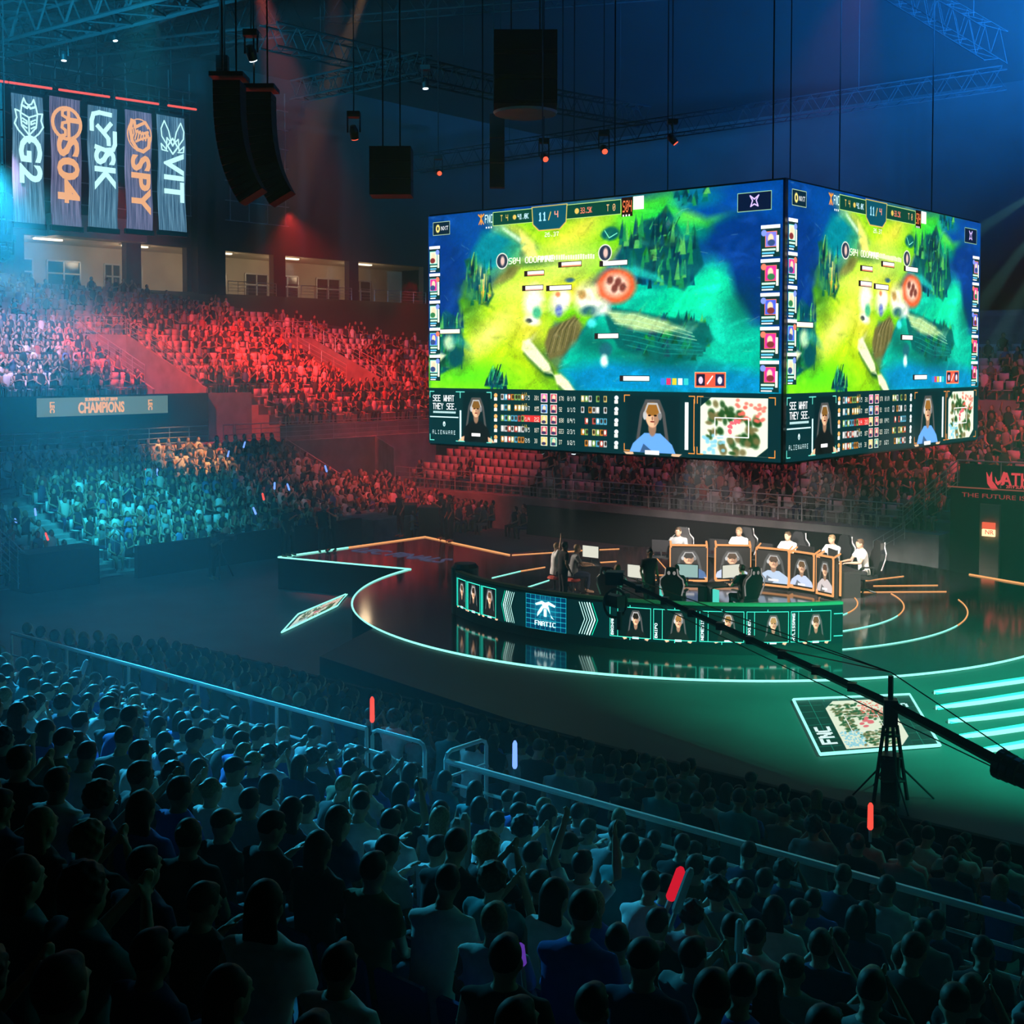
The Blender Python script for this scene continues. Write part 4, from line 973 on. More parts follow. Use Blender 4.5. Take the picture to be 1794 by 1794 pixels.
for (kind_, i), L_ in sorted(seen.items(), reverse=True):
    L_.sort(key=lambda c_: c_[2])
    for n_, c_ in enumerate(L_):
        _, _, k, p, hd, st = c_
        where = ('%s row up from the rail' % ordw(i+1)) if kind_ == 'near' else ('%s row below the rail' % ordw(i+1))
        if kind_ == 'near':
            lab = 'blue plastic seat, %s, %s from left%s' % (where, ordw(n_+1), ', empty' if st == 'empty' else '')
            if nper and (hd[1] < 1840):
                if first: s_o = seat0; s_o.location = p; s_o['label'] = lab; first = False; tag(s_o, cat='seat', group='blue seats of the near stand'); del s_o['_local']
                else: s_o = copy_tree(seat0, p, 0, lab)
        if st == 'ind':
            q = random.Random(i*977+k*13+(5 if kind_ == 'near' else 900))
            kd = KIND[q.choices(range(len(KIND)), [9,5,2,5,4,3,.4,2,.3,2,3])[0]]
            sk = q.choice(SHK)
            for bx_, by_, bc_ in bright:
                if abs(hd[0]-bx_) < 24*12/hd[2]+8 and abs(hd[1]-(by_-20)) < 22*12/hd[2]+6: sk = bc_
            hm_ = q.choices([M['hair'], M['hairb'], M['hairl']], [7,3,1])[0]
            lab = 'person in %s T-shirt, %s, %s, %s from left' % (sk, HAIRTXT[kd[1]].replace('hair in a bun','hair bun'), where.replace(' up from the rail',' above rail').replace(' below the rail',' beyond rail'), ordw(n_+1))
            place_person(kd[2], p, q.uniform(-.25,.3)+.12, SH[sk], hm_, M['skin'] if q.random() < .8 else M['skind'], M['jean'] if q.random() < .5 else M['trous'], lab, 'spectators of the near stand', q.uniform(.94,1.07))
        elif st == 'rest': rest.append((p, 0.1))
# ---------------------------------------------------------------- far crowd and far seats: one object each, far beyond counting
def lowpoly(arm):
    parts = []
    def P_(fn, ci): q = MB(); fn(q); parts.append((q, ci))
    def head(q): q.ell((0,.028,1.20), (.082,.10,.12), 8, 6)
    def hairf(q): q.ell((0,-.016,1.225), (.096,.108,.125), 8, 6)
    def torso(q): q.loft([q.ring((0,y,z), (0,0,1), a_, 8, b_, ref=(0,1,0)) for z, a_, b_, y in ((.44,.17,.13,0),(.7,.15,.12,.01),(.94,.19,.12,.02),(1.05,.15,.09,.02),(1.12,.06,.055,.02))])
    def arms(q):
        for s_ in (-1, 1):
            el, wr = arm[(s_+1)//2]; sh_ = Vector((s_*.19,.02,1.0)); q.tube([sh_, (s_*el[0],el[1],el[2]), (s_*wr[0],wr[1],wr[2])], [.055,.042,.035], 5)
    def legs(q):
        for s_ in (-1, 1): q.tube([(s_*.09,0,.5), (s_*.12,.43,.5), (s_*.12,.4,.06)], [.095,.075,.05], 5)
    P_(head, 0); P_(hairf, 1); P_(torso, 2); P_(arms, 0); P_(legs, 3)
    V_, F_, C_ = [], [], []
    for q, ci in parts:
        n = len(V_); V_ += [tuple(v) for v in q.v]; F_ += [tuple(i+n for i in f) for f in q.f]; C_ += [ci]*len(q.f)
    return np.array(V_, np.float32), F_, np.array(C_)
LP = [lowpoly(a_) for a_ in ([((.25,.05,.75),(.08,.28,.62))]*2, [((.27,.18,.82),(.05,.3,1.1))]*2, [((.25,.05,.75),(.08,.28,.62)), ((.28,.06,1.2),(.22,.1,1.5))], [((.24,.1,.76),(-.04,.2,.85))]*2)]
def mass(name, items, templates, pal, mats_name, label, cat, rough=.85):
    """items: (pos, rot_z, template, palette choices...) -> one mesh with a colour per face"""
    VV, LV, LT, CC = [], [], [], []; base = 0
    for it in items:
        p, rz, t, cols = it; V_, F_, C_ = templates[t]
        c_, s_ = math.cos(rz), math.sin(rz); A = V_*1.0
        X = A[:,0]*c_-A[:,1]*s_+p[0]; Y = A[:,0]*s_+A[:,1]*c_+p[1]; VV.append(np.stack([X, Y, A[:,2]+p[2]], 1))
        LV.append(FL[id(F_)][0]+base); LT.append(FL[id(F_)][1]); CC.append(np.array(cols, np.float32)[C_]); base += len(A)
    V_ = np.concatenate(VV); LV = np.concatenate(LV); LT = np.concatenate(LT); CC = np.concatenate(CC)
    me = bpy.data.meshes.new(name); me.vertices.add(len(V_)); me.vertices.foreach_set('co', V_.astype(np.float32).ravel())
    me.loops.add(len(LV)); me.loops.foreach_set('vertex_index', LV.astype(np.int32))
    me.polygons.add(len(LT)); ls = np.concatenate([[0], np.cumsum(LT)[:-1]]); me.polygons.foreach_set('loop_start', ls.astype(np.int32)); me.polygons.foreach_set('loop_total', LT.astype(np.int32))
    me.update(calc_edges=True)
    at = me.attributes.new('tint', 'FLOAT_COLOR', 'FACE'); at.data.foreach_set('color', np.concatenate([CC, np.ones((len(CC),1))], 1).astype(np.float32).ravel())
    m, t, b_ = nm(mats_name); n = t.nodes.new('ShaderNodeAttribute'); n.attribute_name = 'tint'; t.links.new(n.outputs['Color'], b_.inputs['Base Color']); b_.inputs['Roughness'].default_value = rough; b_.inputs['Specular IOR Level'].default_value = .12
    me.materials.append(m); ob = bpy.data.objects.new(name, me); col.objects.link(ob); return tag(ob, label, cat, kind='stuff')
FL = {}
def reg(T_):
    for V_, F_, C_ in T_: FL[id(F_)] = (np.array([i for f in F_ for i in f]), np.array([len(f) for f in F_]))
reg(LP)
q = MB(); q.bx(-.21,.21,-.14,.22,.40,.44); q.bx(-.21,.21,-.19,-.15,.42,.82); q.bx(-.03,.03,-.1,.05,0,.4)
ST = [(np.array([tuple(v) for v in q.v], np.float32), q.f, np.array([0]*len(q.f)))]; reg(ST)
cr = random.Random(42); people_, seats_ = [], []
SC_ = [(.75,.75,.75),(.6,.6,.62),(.7,.7,.68),(.3,.3,.32),(.03,.03,.03),(.03,.03,.035),(.05,.06,.12),(.4,.08,.06),(.1,.2,.4),(.15,.15,.15),(.5,.45,.4)]
def pcol(dark=.45):
    sk = cr.choice([(.48,.3,.22),(.42,.26,.18),(.28,.17,.11)]); return [sk, cr.choice([(.02,.014,.01),(.02,.014,.01),(.06,.035,.02),(.2,.13,.07)]), (cr.choice(SC_) if cr.random() > dark else cr.choice([(.02,.02,.022),(.03,.035,.05),(.05,.04,.04)])), cr.choice([(.03,.04,.09),(.02,.02,.02),(.2,.18,.15)])]
def fill(f, rz, s0, s1, a0, z0, n, dep, rise, occ, skip=(), sw=.54, seats=True, top=None, dk=.45):
    for j in range(n):
        k = 0; s = s0+.27
        while s < s1-.2:
            a = a0+dep*(j+.62); z = z0+rise*j; p = f(s, a, z)
            if top and a > top(s)-.3: s += sw; continue
            if not any(x0 < s < x1 and a < amax for x0, x1, amax in skip):
                pr = proj((p[0], p[1], p[2]+1))
                if -40 < pr[0] < 1834:
                    if seats: seats_.append((p, rz, 0, [cr.choice([(.6,.6,.6),(.55,.55,.56)])]))
                    if cr.random() < occ(s, a, pr[0], pr[1]): people_.append((Vector(p), rz+cr.uniform(-.4,.4), cr.choices([0,1,2,3],[6,2,1,3])[0], pcol(dk)))
            s += sw+cr.uniform(-.02,.02)
RZE, RZF = -math.pi/2, math.pi
fill(fE, RZE, 18, 24.2, 40.3, .05, 11, .85, .28, lambda s,a,x,y: .85)
fill(fE, RZE, 25.4, 40, 40.3, .05, 11, .85, .28, lambda s,a,x,y: .93)
def occE(s, a, x, y):
    if x < 200: return .8 if a < 60 else .55
    if y > 640: return .8
    if y > 580: return .6 if 330 < x < 560 else .35
    if a > 65: return .25
    if x < 420: return .7 if a > 61 else .5
    return .35
sk_ = [(CH[0][0]-.2, CH[0][1]+.2, 60), (CH[1][0]-.2, CH[1][1]+.2, 60)]
fill(fE, RZE, 14, 72, 52.8, 6.0, 17, .85, .33, occE, sk_, top=aTop, dk=.6)
fill(fE, RZE, 41.2, 66, 50.25, 4.45, 3, .85, .5, lambda s,a,x,y: .8, dk=.6)
fill(fF, RZF, -45, -17.9, 44.3, 1.5, 11, .85, .3, lambda s,a,x,y: .05 if x < 930 else (.35 if x < 1050 else .88), dk=.75)
fill(fF, RZF, -17.2, 20, 44.8, 3.3, 14, .85, .33, lambda s,a,x,y: .8)
fill(fF, RZF, -60, -17.9, 54.6, 6, 6, .85, .33, lambda s,a,x,y: .5)
# standing-room people in the corner and along the floor behind the stage
for _ in range(110):
    x = cr.uniform(-45, -38.5); y = cr.uniform(38.5, 43.3); people_.append((Vector((x, y, .0+max(0, -(x+40))*.25)), RZE+cr.uniform(-.5,.5), cr.choice([0,1,3]), pcol()))
for _ in range(16): people_.append((Vector((cr.uniform(-40, -34), cr.uniform(41.2, 43), .1)), RZF+cr.uniform(-.4,.4), cr.choice([0,0,1,3]), pcol()))
for p, rz in rest: people_.append((p, rz, cr.choice([0,1,3]), pcol()))
mass('crowd', people_, LP, None, 'crowd_cloth', 'dense seated crowd filling the far stands and corners', 'crowd')
mass('stand_seats', seats_, ST, None, 'far_seat_plastic', 'rows of pale plastic seats in the far stands', 'seats', .5)

# ---------------------------------------------------------------- rails
def rail(label, p0, p1, h, n, bars, r=.03, m=None, mid=None, post_down=None, cat='railing', group=None):
    """handrail from p0 to p1 (top points) with posts of height h"""
    m = m or M['metal']; p0, p1 = Vector(p0), Vector(p1)
    t = empty('handrail', (p0+p1)/2-Vector((0,0,h)), label, cat, group)
    q = MB(); q.tube([p0, p1], r, 6); q.build('top_rail', m, t)
    for k in range(bars):
        z = h*(k+1)/(bars+1); q = MB(); q.tube([p0-Vector((0,0,z)), p1-Vector((0,0,z))], r*.6, 5); q.build('mid_rail', m, t)
    for k in range(n+1):
        p = p0.lerp(p1, k/n); q = MB(); q.tube([p, p-Vector((0,0,h))], r*.8, 5); q.build('post', m, t)
    return t
zr = (PY(20, 1103, 12.2).z+PY(640, 1284, 12.2).z)/2
zr2 = (PY(785, 1337, 12.2).z+PY(1790, 1610, 12.2).z)/2
M['railg'] = mat('painted_rail', (.85,.95,.92), .4)
xl = PY(20, 1103, 12.2).x; xm1 = PY(642, 1286, 12.2).x; xg = PY(783, 1336, 12.2).x
rail('long pale handrail in front of the near stand, left of the gate', (xl, 12.2, zr), (xm1, 12.2, zr), .85, 5, 1, .035, M['railg'])
rail('long pale handrail in front of the near stand, right of the gate', (xg, 12.2, zr2), (xg+13.5, 12.2, zr2), .85, 6, 2, .04, M['railg'])
gt = empty('rail_gate', ((xm1+xg)/2, 12.2, zr-.85), 'rounded tube gate between the two near handrails', 'gate')
def hoop(x0, x1, y0, y1, zt0, h):
    q = MB(); c0, c1 = Vector((x0, y0, zt0)), Vector((x1, y1, zt0)); d = (c1-c0).normalized(); u = Vector((0,0,1))
    q.tube([c0-u*h, c0-u*.1, c0-u*.03+d*.03, c0+d*.1, c1-d*.1, c1-u*.03-d*.03, c1-u*.1, c1-u*h], .03, 6)
    q.tube([c0-u*.35, c1-u*.35], .02, 6); return q
hoop(xm1+.12, xm1+1.15, 12.2, 12.2, zr+.02, .9).build('gate_leaf', M['railg'], gt)
hoop(xm1+.1, xm1+1.1, 11.7, 11.7, zr-.08, .8).build('gate_leaf', M['railg'], gt)
hoop(xg-.02, xg-.02+.01, 12.2, 13.0, zr2+.12, 1.0).build('gate_leaf', M['railg'], gt)
zE_ = 4.63
ya, yb, yc_, yd = PX(-20, 760, -49.9).y, PX(365, 745, -49.9).y, PX(394, 740, -49.9).y, PX(800, 740, -49.9).y
rail('white multi-bar handrail above the lower end stand, left part', (-49.9, ya, zE_), (-49.9, yb, zE_), .95, 10, 3, .03)
rail('white handrail above the dark corner wall, running behind the cube', (-49.9, yc_+.6, zE_), (-49.9, yd, zE_), .95, 10, 3, .025)
rail('small handrail gate at the gap above the lower end stand', (-49.9, yc_-.1, zE_), (-49.9, yc_+.5, zE_), .95, 1, 1, .03)
zF = PY(1245, 858, 44.1).z
rail('long handrail along the front of the far side stand', (-45.2, 44.1, zF), (PY(1582, 888, 44.1).x, 44.1, zF), .95, 26, 3, .025)
pa, pb = PY(1582, 888, 44.2), PY(1678, 806, 44.2)
rail('sloping stair handrail rising to the right end of the far stand', pa, pb, .95, 5, 4, .025)
rail('lower sloping handrail of the dark stair beside the far doorway', PY(1530, 948, 43.6), PY(1585, 915, 43.6), .6, 3, 2, .02)
rail('red-lit handrail above the athens sign board'.replace('athens ', ''), pb, (pb.x+9, 44.4, pb.z), .9, 6, 0, .03)
for i in (2, 3, 4): rail('thin handrail across the %s lit concourse opening from the left' % ordw(i+1), (XW+.25, rects[i][0], 13.0), (XW+.25, rects[i][1], 13.0), .85, 5, 3, .025)
for i, (y0, y1) in enumerate(CH):
    w1, w2 = ('left', 'right')[i], ''
    for j, yy in enumerate((y0-.06, y1+.06)):
        rail('sloping handrail on the %s parapet of the %s stairwell in the upper tier' % (('left','right')[j], w1), (-53.3, yy, 7.5), (-59.6, yy, 9.95), .95, 6, 3, .025)
    rail('level handrail across the top of the %s stairwell in the upper tier' % w1, (-59.66, y0, 10.1), (-59.66, y1, 10.1), .95, 2, 3, .025)
    dr = MB(); dr.bx(-59.58, -59.5, y0+.7, y1-.7, 5.6, 7.6); dr.build('door_%d' % (i+1), M['black'], kind='structure')
    for k in range(4):
        sg = MB(); yk = y0+.5+(y1-y0-1)*k/3; sg.bx(-59.59, -59.55, yk-.16, yk+.16, 7.95, 8.3); sg.build('door_sign', M['wall'], label='%s small dark notice on the back wall of the %s stairwell' % (ordw(k+1), w1), cat='notice')
for z_ in (0,):
    rail('stair handrail at the far left edge of the floor', PX(-30, 900, -39.6), PX(46, 972, -39.6), 1.4, 5, 6, .025)
    rail('aisle handrail at the foot of the steps in the lower end stand', (-40.0, 25.5, 1.5), (-41.2, 25.5, 1.75), .9, 2, 1, .02)
rail('sloping handrail on the dark corner wall beside the lower end stand', PX(500, 768, -49.6), PX(655, 868, -46.0), .7, 6, 2, .02)
# ---------------------------------------------------------------- text helper
def text_mesh(st, mt, parent, Mx, size, name='lettering', ext=.01, bold=.0, sx=1.0):
    cu = bpy.data.curves.new('t', 'FONT'); cu.body = st; cu.size = size; cu.extrude = ext; cu.offset = bold; cu.align_x = 'CENTER'; cu.align_y = 'CENTER'; cu.resolution_u = 3
    to = bpy.data.objects.new('t', cu); col.objects.link(to); dg = bpy.context.evaluated_depsgraph_get(); dg.update()
    me = bpy.data.meshes.new_from_object(to.evaluated_get(dg)); bpy.data.objects.remove(to, do_unlink=True)
    me.name = name; me.transform(Matrix.Diagonal((sx,1,1,1))); me.transform(Mx)
    o = wloc(parent); me.transform(Matrix.Translation(-o)); me.materials.clear(); me.materials.append(mt)
    ob = bpy.data.objects.new(name, me); col.objects.link(ob); ob.parent = parent; return ob
def frame_mx(o, right, up):
    right, up = Vector(right).normalized(), Vector(up).normalized(); n = right.cross(up)
    m = Matrix((right, up, n)).transposed().to_4x4(); m.translation = Vector(o); return m
# champions board
b0, b1 = PX(62, 697, -52.4), PX(290, 692, -52.4); zb_0, zb_1 = b0.z-.02, PX(62, 731, -52.4).z
bd = empty('led_board', (-52.4, (b0.y+b1.y)/2, zb_1), 'long grey LED board with orange lettering on the front of the upper end tier', 'board')
q = MB(); q.bx(-52.48, -52.3, b0.y-2.2, b1.y+2.4, 3.75, 6.12); q.build('backing', M['dark'], bd)
q = MB(); q.bx(-52.3, -52.22, b0.y, b1.y, zb_1, zb_0); q.build('panel', emit('dim_grey_led', (.16,.25,.22), .8), bd)
mo = emit('orange_letters', (1,.42,.16), 1.1)
mid = PX(178, 712, -52.2); Hh = zb_0-zb_1
text_mesh('CHAMPIONS', mo, bd, frame_mx((-52.2, mid.y, zb_1+Hh*.40), (0,1,0), (0,0,1)), Hh*.80, bold=.02, sx=.62)
text_mesh('SUMMER SPLIT 2019', mo, bd, frame_mx((-52.2, mid.y, zb_1+Hh*.87), (0,1,0), (0,0,1)), Hh*.24, bold=.01, sx=.95)
for px in (91, 263):
    yk = PX(px, 712, -52.2).y; text_mesh('LEC', mo, bd, frame_mx((-52.2, yk, zb_1+Hh*.5), (0,0,-1), (0,1,0)), Hh*.36, bold=.01)
# far right board
s0_ = PY(1683, 815, 44.3); ab = empty('sign_board', (s0_.x+4, 44.3, PY(1683, 880, 44.3).z), 'dark board with red lettering at the right end of the far stand', 'board')
za, zb3 = PY(1690, 812, 44.3).z, PY(1690, 857, 44.3).z
q = MB(); q.bx(s0_.x, s0_.x+8.5, 44.25, 44.35, zb3-.85, za); q.build('panel', M['dark'], ab)
mr = emit('red_letters', (1,.06,.09), .75)
pt = PY(1803, 843, 44.2); text_mesh('ATHENS', mr, ab, frame_mx((pt.x, 44.2, pt.z), (1,0,0), (0,0,1)), .62, bold=.012, sx=.8)
pt = PY(1798, 855, 44.2); text_mesh('2019 SUMMER FINALS', mr, ab, frame_mx((pt.x, 44.2, pt.z), (1,0,0), (0,0,1)), .16, sx=.9)
pt = PY(1765, 872, 44.2); text_mesh('THE FUTURE IS NOW', emit('dim_red_letters', (1,.06,.09), .3), ab, frame_mx((pt.x, 44.2, pt.z), (1,0,0), (0,0,1)), .22, sx=1.5)
# flame-like crest
pt = PY(1743, 843, 44.2); q = MB()
for pts in ([(-.3,.3),(-.26,-.1),(-.1,-.32),(.12,-.3),(.0,-.12),(-.1,.0),(-.12,.32),(-.2,.1)], [(.0,.15),(.08,-.02),(.2,.06),(.28,.34),(.34,.32),(.32,-.1),(.22,-.02),(.1,-.14),(.02,-.05)]):
    n = len(pts); vs_ = [(pt.x+x, 44.2, pt.z+z) for x, z in pts]+[(pt.x+x, 44.24, pt.z+z) for x, z in pts]
    q.add(vs_, [tuple(range(n)), tuple(range(2*n-1, n-1, -1))]+[(i, i+n, (i+1) % n+n, (i+1) % n) for i in range(n)])
q.build('crest', mr, ab)
q = MB(); pt0, pt1 = PY(1660, 852, 44.2), PY(1860, 862, 44.2); q.bx(pt0.x, pt1.x, 44.18, 44.24, pt0.z-.02, pt0.z+.02); q.build('trim_line', emit('dim_red_line', (1,.2,.15), .25), ab)
# doorway with lit sign
d0, d1 = PY(1719, 886, 43.9), PY(1746, 950, 43.9)
dw = MB(); dw.bx(d0.x-.06, d1.x+.06, 43.95, 44.1, 0, d0.z+.06); dw.build('door_3', mat('door_paint', (.25,.2,.16), .7), kind='structure')
es = MB(); es.bx(PY(1722,930,43.9).x, PY(1744,930,43.9).x, 43.8, 43.9, PY(1730,939,43.9).z, PY(1730,927,43.9).z)
eo = es.build('lit_sign', emit('orange_sign', (1,.6,.3), 2.2), label='small glowing orange and white sign in the dark doorway at right', cat='sign')
q = MB(); q.bx(PY(1722,930,43.9).x, PY(1744,930,43.9).x, 43.8, 43.9, PY(1730,926,43.9).z, PY(1730,915,43.9).z); q.build('sign_hood', emit('red_sign', (1,.12,.06), 1.0), eo)
pt = PY(1733, 933, 43.78); text_mesh('NR', M['redled'], eo, frame_mx((pt.x, 43.78, pt.z), (1,0,0), (0,0,1)), .22)

# ---------------------------------------------------------------- banners
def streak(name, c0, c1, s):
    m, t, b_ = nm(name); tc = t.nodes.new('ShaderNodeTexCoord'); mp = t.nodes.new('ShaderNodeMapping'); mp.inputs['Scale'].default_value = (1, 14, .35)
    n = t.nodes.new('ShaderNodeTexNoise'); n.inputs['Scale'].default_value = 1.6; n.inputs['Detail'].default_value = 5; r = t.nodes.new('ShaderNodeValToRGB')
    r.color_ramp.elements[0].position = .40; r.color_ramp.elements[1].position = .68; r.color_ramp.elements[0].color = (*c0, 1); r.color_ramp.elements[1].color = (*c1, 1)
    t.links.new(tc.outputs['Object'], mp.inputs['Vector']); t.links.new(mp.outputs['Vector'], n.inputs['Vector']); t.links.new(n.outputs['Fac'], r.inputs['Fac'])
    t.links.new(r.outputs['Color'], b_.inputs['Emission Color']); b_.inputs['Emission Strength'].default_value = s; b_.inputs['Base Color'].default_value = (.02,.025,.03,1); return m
XB = -48.0
BA = [((20,163),(74,170),(25,388),(80,394),'G2','cyan'), ((87,168),(139,175),(92,393),(145,399),'S04','org'), ((152,184),(203,191),(158,396),(208,403),'SK','cyan'), ((217,191),(263,199),(223,399),(269,406),'SPY','org'), ((274,199),(322,208),(280,402),(328,408),'VIT','cyan')]
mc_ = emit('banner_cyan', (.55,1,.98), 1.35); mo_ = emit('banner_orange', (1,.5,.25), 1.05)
s1_ = streak('banner_glow_cyan', (.035,.10,.19), (.22,.48,.68), .8); s2_ = streak('banner_glow_violet', (.07,.09,.2), (.35,.35,.6), .75)  # streaked emission in the cloth stands in for light on the banners
def strip(q, pts, w_, x):
    """flat line drawing on the plane x: pts are (along, height) points"""
    for (a0, b0), (a1, b1) in zip(pts[:-1], pts[1:]):
        d = Vector((0, a1-a0, b1-b0)); L = d.length or 1; n = Vector((0, -d.z, d.y))/L*w_/2; e = d/L*w_*.3
        A_, B_ = Vector((x, a0, b0))-e, Vector((x, a1, b1))+e; o = Vector((.015,0,0))
        q.add([A_-n, B_-n, B_+n, A_+n, A_-n+o, B_-n+o, B_+n+o, A_+n+o], [(3,2,1,0),(4,5,6,7),(0,1,5,4),(2,3,7,6),(1,2,6,5),(3,0,4,7)])
for tl, tr, bl, br, word, cc in BA:
    A_, B_, C_, D_ = PX(*tl, XB), PX(*tr, XB), PX(*bl, XB), PX(*br, XB)
    y0, y1 = (A_.y+C_.y)/2, (B_.y+D_.y)/2; z1, z0 = (A_.z+B_.z)/2, (C_.z+D_.z)/2; wd = y1-y0; ht = z1-z0; yc = (y0+y1)/2
    which = dict(G2='leftmost hanging banner, white-cyan horned mask crest', S04='second hanging banner, orange round crest', SK='middle hanging banner, white-cyan angular crest', SPY='fourth hanging banner, orange beast crest', VIT='rightmost hanging banner, pale winged crest')[word]
    bn = empty('hanging_banner', (XB, yc, z0), which+' over vertical lettering', 'banner', 'team banners over the end stand')
    q = MB(); nseg = 10; rings = []
    for k in range(nseg+1):
        z = z0+(z1-z0)*k/nseg; xo = XB+.05*math.sin(k*.9+yc); rings.append([(xo, y0, z), (xo, y1, z), (xo-.03, y1, z), (xo-.03, y0, z)])
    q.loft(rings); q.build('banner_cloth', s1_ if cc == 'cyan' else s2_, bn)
    q = MB(); q.bx(XB-.1, XB+.06, y0-.05, y1+.05, z0-.22, z0); q.build('banner_bar', M['black'], bn)
    q = MB(); q.bx(XB-.08, XB+.04, y0-.05, y1+.05, z1, z1+.12)
    for yy in (y0+.1, y1-.1): q.tube([(XB, yy, z1), (XB, yy, z1+1.0)], .015, 4)
    q.build('banner_hanger', M['black'], bn)
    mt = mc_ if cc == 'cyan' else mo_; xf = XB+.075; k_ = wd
    hh_ = {'G2': .38, 'S04': .52, 'SK': .34, 'SPY': .50, 'VIT': .43}[word]; top_ = {'G2': .33, 'S04': .32, 'SK': .36, 'SPY': .38, 'VIT': .34}[word]
    zc_ = z1-ht*(top_+hh_/2-.02)
    cu_sz = wd*.98
    tx = text_mesh(word, mt, bn, frame_mx((xf, yc, zc_), (0,0,-1), (0,1,0)), cu_sz, bold=.035, ext=.01)
    L_ = max(v.co.z for v in tx.data.vertices)-min(v.co.z for v in tx.data.vertices); zm = (max(v.co.z for v in tx.data.vertices)+min(v.co.z for v in tx.data.vertices))/2
    f_ = ht*hh_/L_
    for v in tx.data.vertices: v.co.z = zm+(v.co.z-zm)*f_
    q = MB(); ez = z1-ht*.20; r_ = wd*.46
    def PT(pts): return [(yc+a*r_, ez+b*r_) for a, b in pts]
    def circ(rr, n=28): return [(rr*math.cos(2*math.pi*i/n), rr*math.sin(2*math.pi*i/n)) for i in range(n+1)]
    lw = wd*.045
    if word == 'G2':
        strip(q, PT([(-.95,.6),(-.55,.5),(-.5,.95),(-.35,1.4),(-.2,1.1),(0,1.0),(.2,1.1),(.35,1.4),(.5,.95),(.6,.5),(.95,.55),(.85,.1),(1,-.3),(.7,-.75),(.2,-1.2),(0,-1.45),(-.25,-1.15),(-.75,-.7),(-1,-.3),(-.85,.1),(-.95,.6)]), lw, xf)
        strip(q, PT([(-.6,.45),(0,.2),(.6,.45),(.5,-.4),(0,-.95),(-.5,-.4),(-.6,.45)]), lw, xf); strip(q, PT([(0,.2),(0,-.9)]), lw, xf)
        for s_ in (-1, 1): strip(q, PT([(s_*.45,.1),(s_*.15,-.05),(s_*.15,-.25),(s_*.42,-.1)]), lw, xf); strip(q, PT([(s_*.42,-.35),(s_*.15,-.5)]), lw, xf); strip(q, PT([(s_*.5,.95),(s_*.12,.8),(0,.95)]), lw*1.4, xf)
    elif word == 'S04':
        strip(q, PT(circ(1.05)), lw*1.6, xf); strip(q, PT(circ(.93)), lw*.6, xf)
        strip(q, PT([(.05,.95),(-.3,.8),(-.3,.5),(.05,.35),(.05,.1),(-.3,0),(-.35,-.3)]), lw*2, xf); strip(q, PT([(.15,.9),(.15,-.9)]), lw*2.2, xf); strip(q, PT([(.15,.25),(.8,.25)]), lw*3.4, xf); strip(q, PT([(-.35,-.3),(-.1,-.45),(-.1,-.75),(-.4,-.85)]), lw*2, xf)
    elif word == 'SK':
        strip(q, PT([(.55,1.15),(-.3,1.2),(-.75,1.05),(-.88,.6),(-.88,.0)]), lw*3, xf); strip(q, PT([(-.45,.3),(.0,-.1),(.55,.55)]), lw*3, xf); strip(q, PT([(.0,-.1),(.35,-.45),(.38,-.85)]), lw*3, xf)
        strip(q, PT([(.85,-.0),(.85,-.8),(.7,-1.15),(.1,-1.25),(-.6,-1.1)]), lw*3, xf)
    elif word == 'SPY':
        strip(q, PT([(a, b*1.15) for a, b in circ(.98)]), lw*.8, xf)
        strip(q, PT([(-.6,1.0),(-.75,.3),(-.6,-.5),(-.2,-1.05),(.3,-1.15),(.75,-.8),(.85,-.1)]), lw*2.6, xf); strip(q, PT([(-.4,.9),(-.35,.5),(.1,.75),(.5,.95),(.75,.6)]), lw*2.2, xf)
        for k in range(7): strip(q, PT([(-.55+k*.2, .45-.05*k),(-.45+k*.2, .05),(-.6+k*.22, -.35)]), lw, xf)
        strip(q, PT([(-.3,.25),(.2,.1),(.7,.3),(.6,-.1),(.1,-.3),(-.3,-.5)]), lw*1.6, xf)
    else:
        for s_ in (-1, 1):
            strip(q, PT([(s_*.1,-.3),(s_*.3,.5),(s_*.65,1.15),(s_*.9,.6),(s_*.85,.1),(s_*.4,-.5)]), lw*.8, xf); strip(q, PT([(s_*.1,-.3),(s_*.45,.05),(s_*.5,-.75),(s_*.9,-.4),(s_*.85,-.8),(s_*.4,-.85)]), lw*.8, xf)
        strip(q, PT([(-.4,-.5),(0,.05),(.4,-.5),(0,-1.0),(-.4,-.5)]), lw, xf); strip(q, PT([(-.2,-.1),(0,-.45),(.2,-.1)]), lw, xf)
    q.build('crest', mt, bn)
# truss carrying the banners, with its red light line
def truss(q, a_, b_, w_, n, r=.035):
    a_, b_ = Vector(a_), Vector(b_); d = (b_-a_).normalized(); s_ = d.cross(Vector((0,0,1))).normalized()*w_/2; u = Vector((0,0,1))*w_/2
    cs = [s_+u, -s_+u, -s_-u, s_-u]
    for c_ in cs: q.tube([a_+c_, b_+c_], r, 4)
    for k in range(n):
        p, p2 = a_.lerp(b_, k/n), a_.lerp(b_, (k+1)/n)
        for i in range(4):
            e, f_ = (cs[i], cs[(i+1) % 4]) if k % 2 else (cs[(i+1) % 4], cs[i]); q.tube([p+e, p2+f_], r*.5, 3)
def truss_thing(label, a_, b_, w_=.5, n=18, r=.035, name='lighting_truss', cables=True):
    q = MB(); truss(q, a_, b_, w_, n, r); o = q.build(name, M['truss'], label=label, cat='truss')
    for t_ in (.2, .8):
        p = Vector(a_).lerp(Vector(b_), t_)
        if cables and p.z+w_/2 < 26.2: q = MB(); q.tube([(p.x, p.y, p.z+w_/2), (p.x, p.y, 26.4)], .012, 4); q.build('suspension_cable', M['truss'], o)
    return o
pl_, pr_ = PX(-20, 138, XB), PX(345, 192, XB)
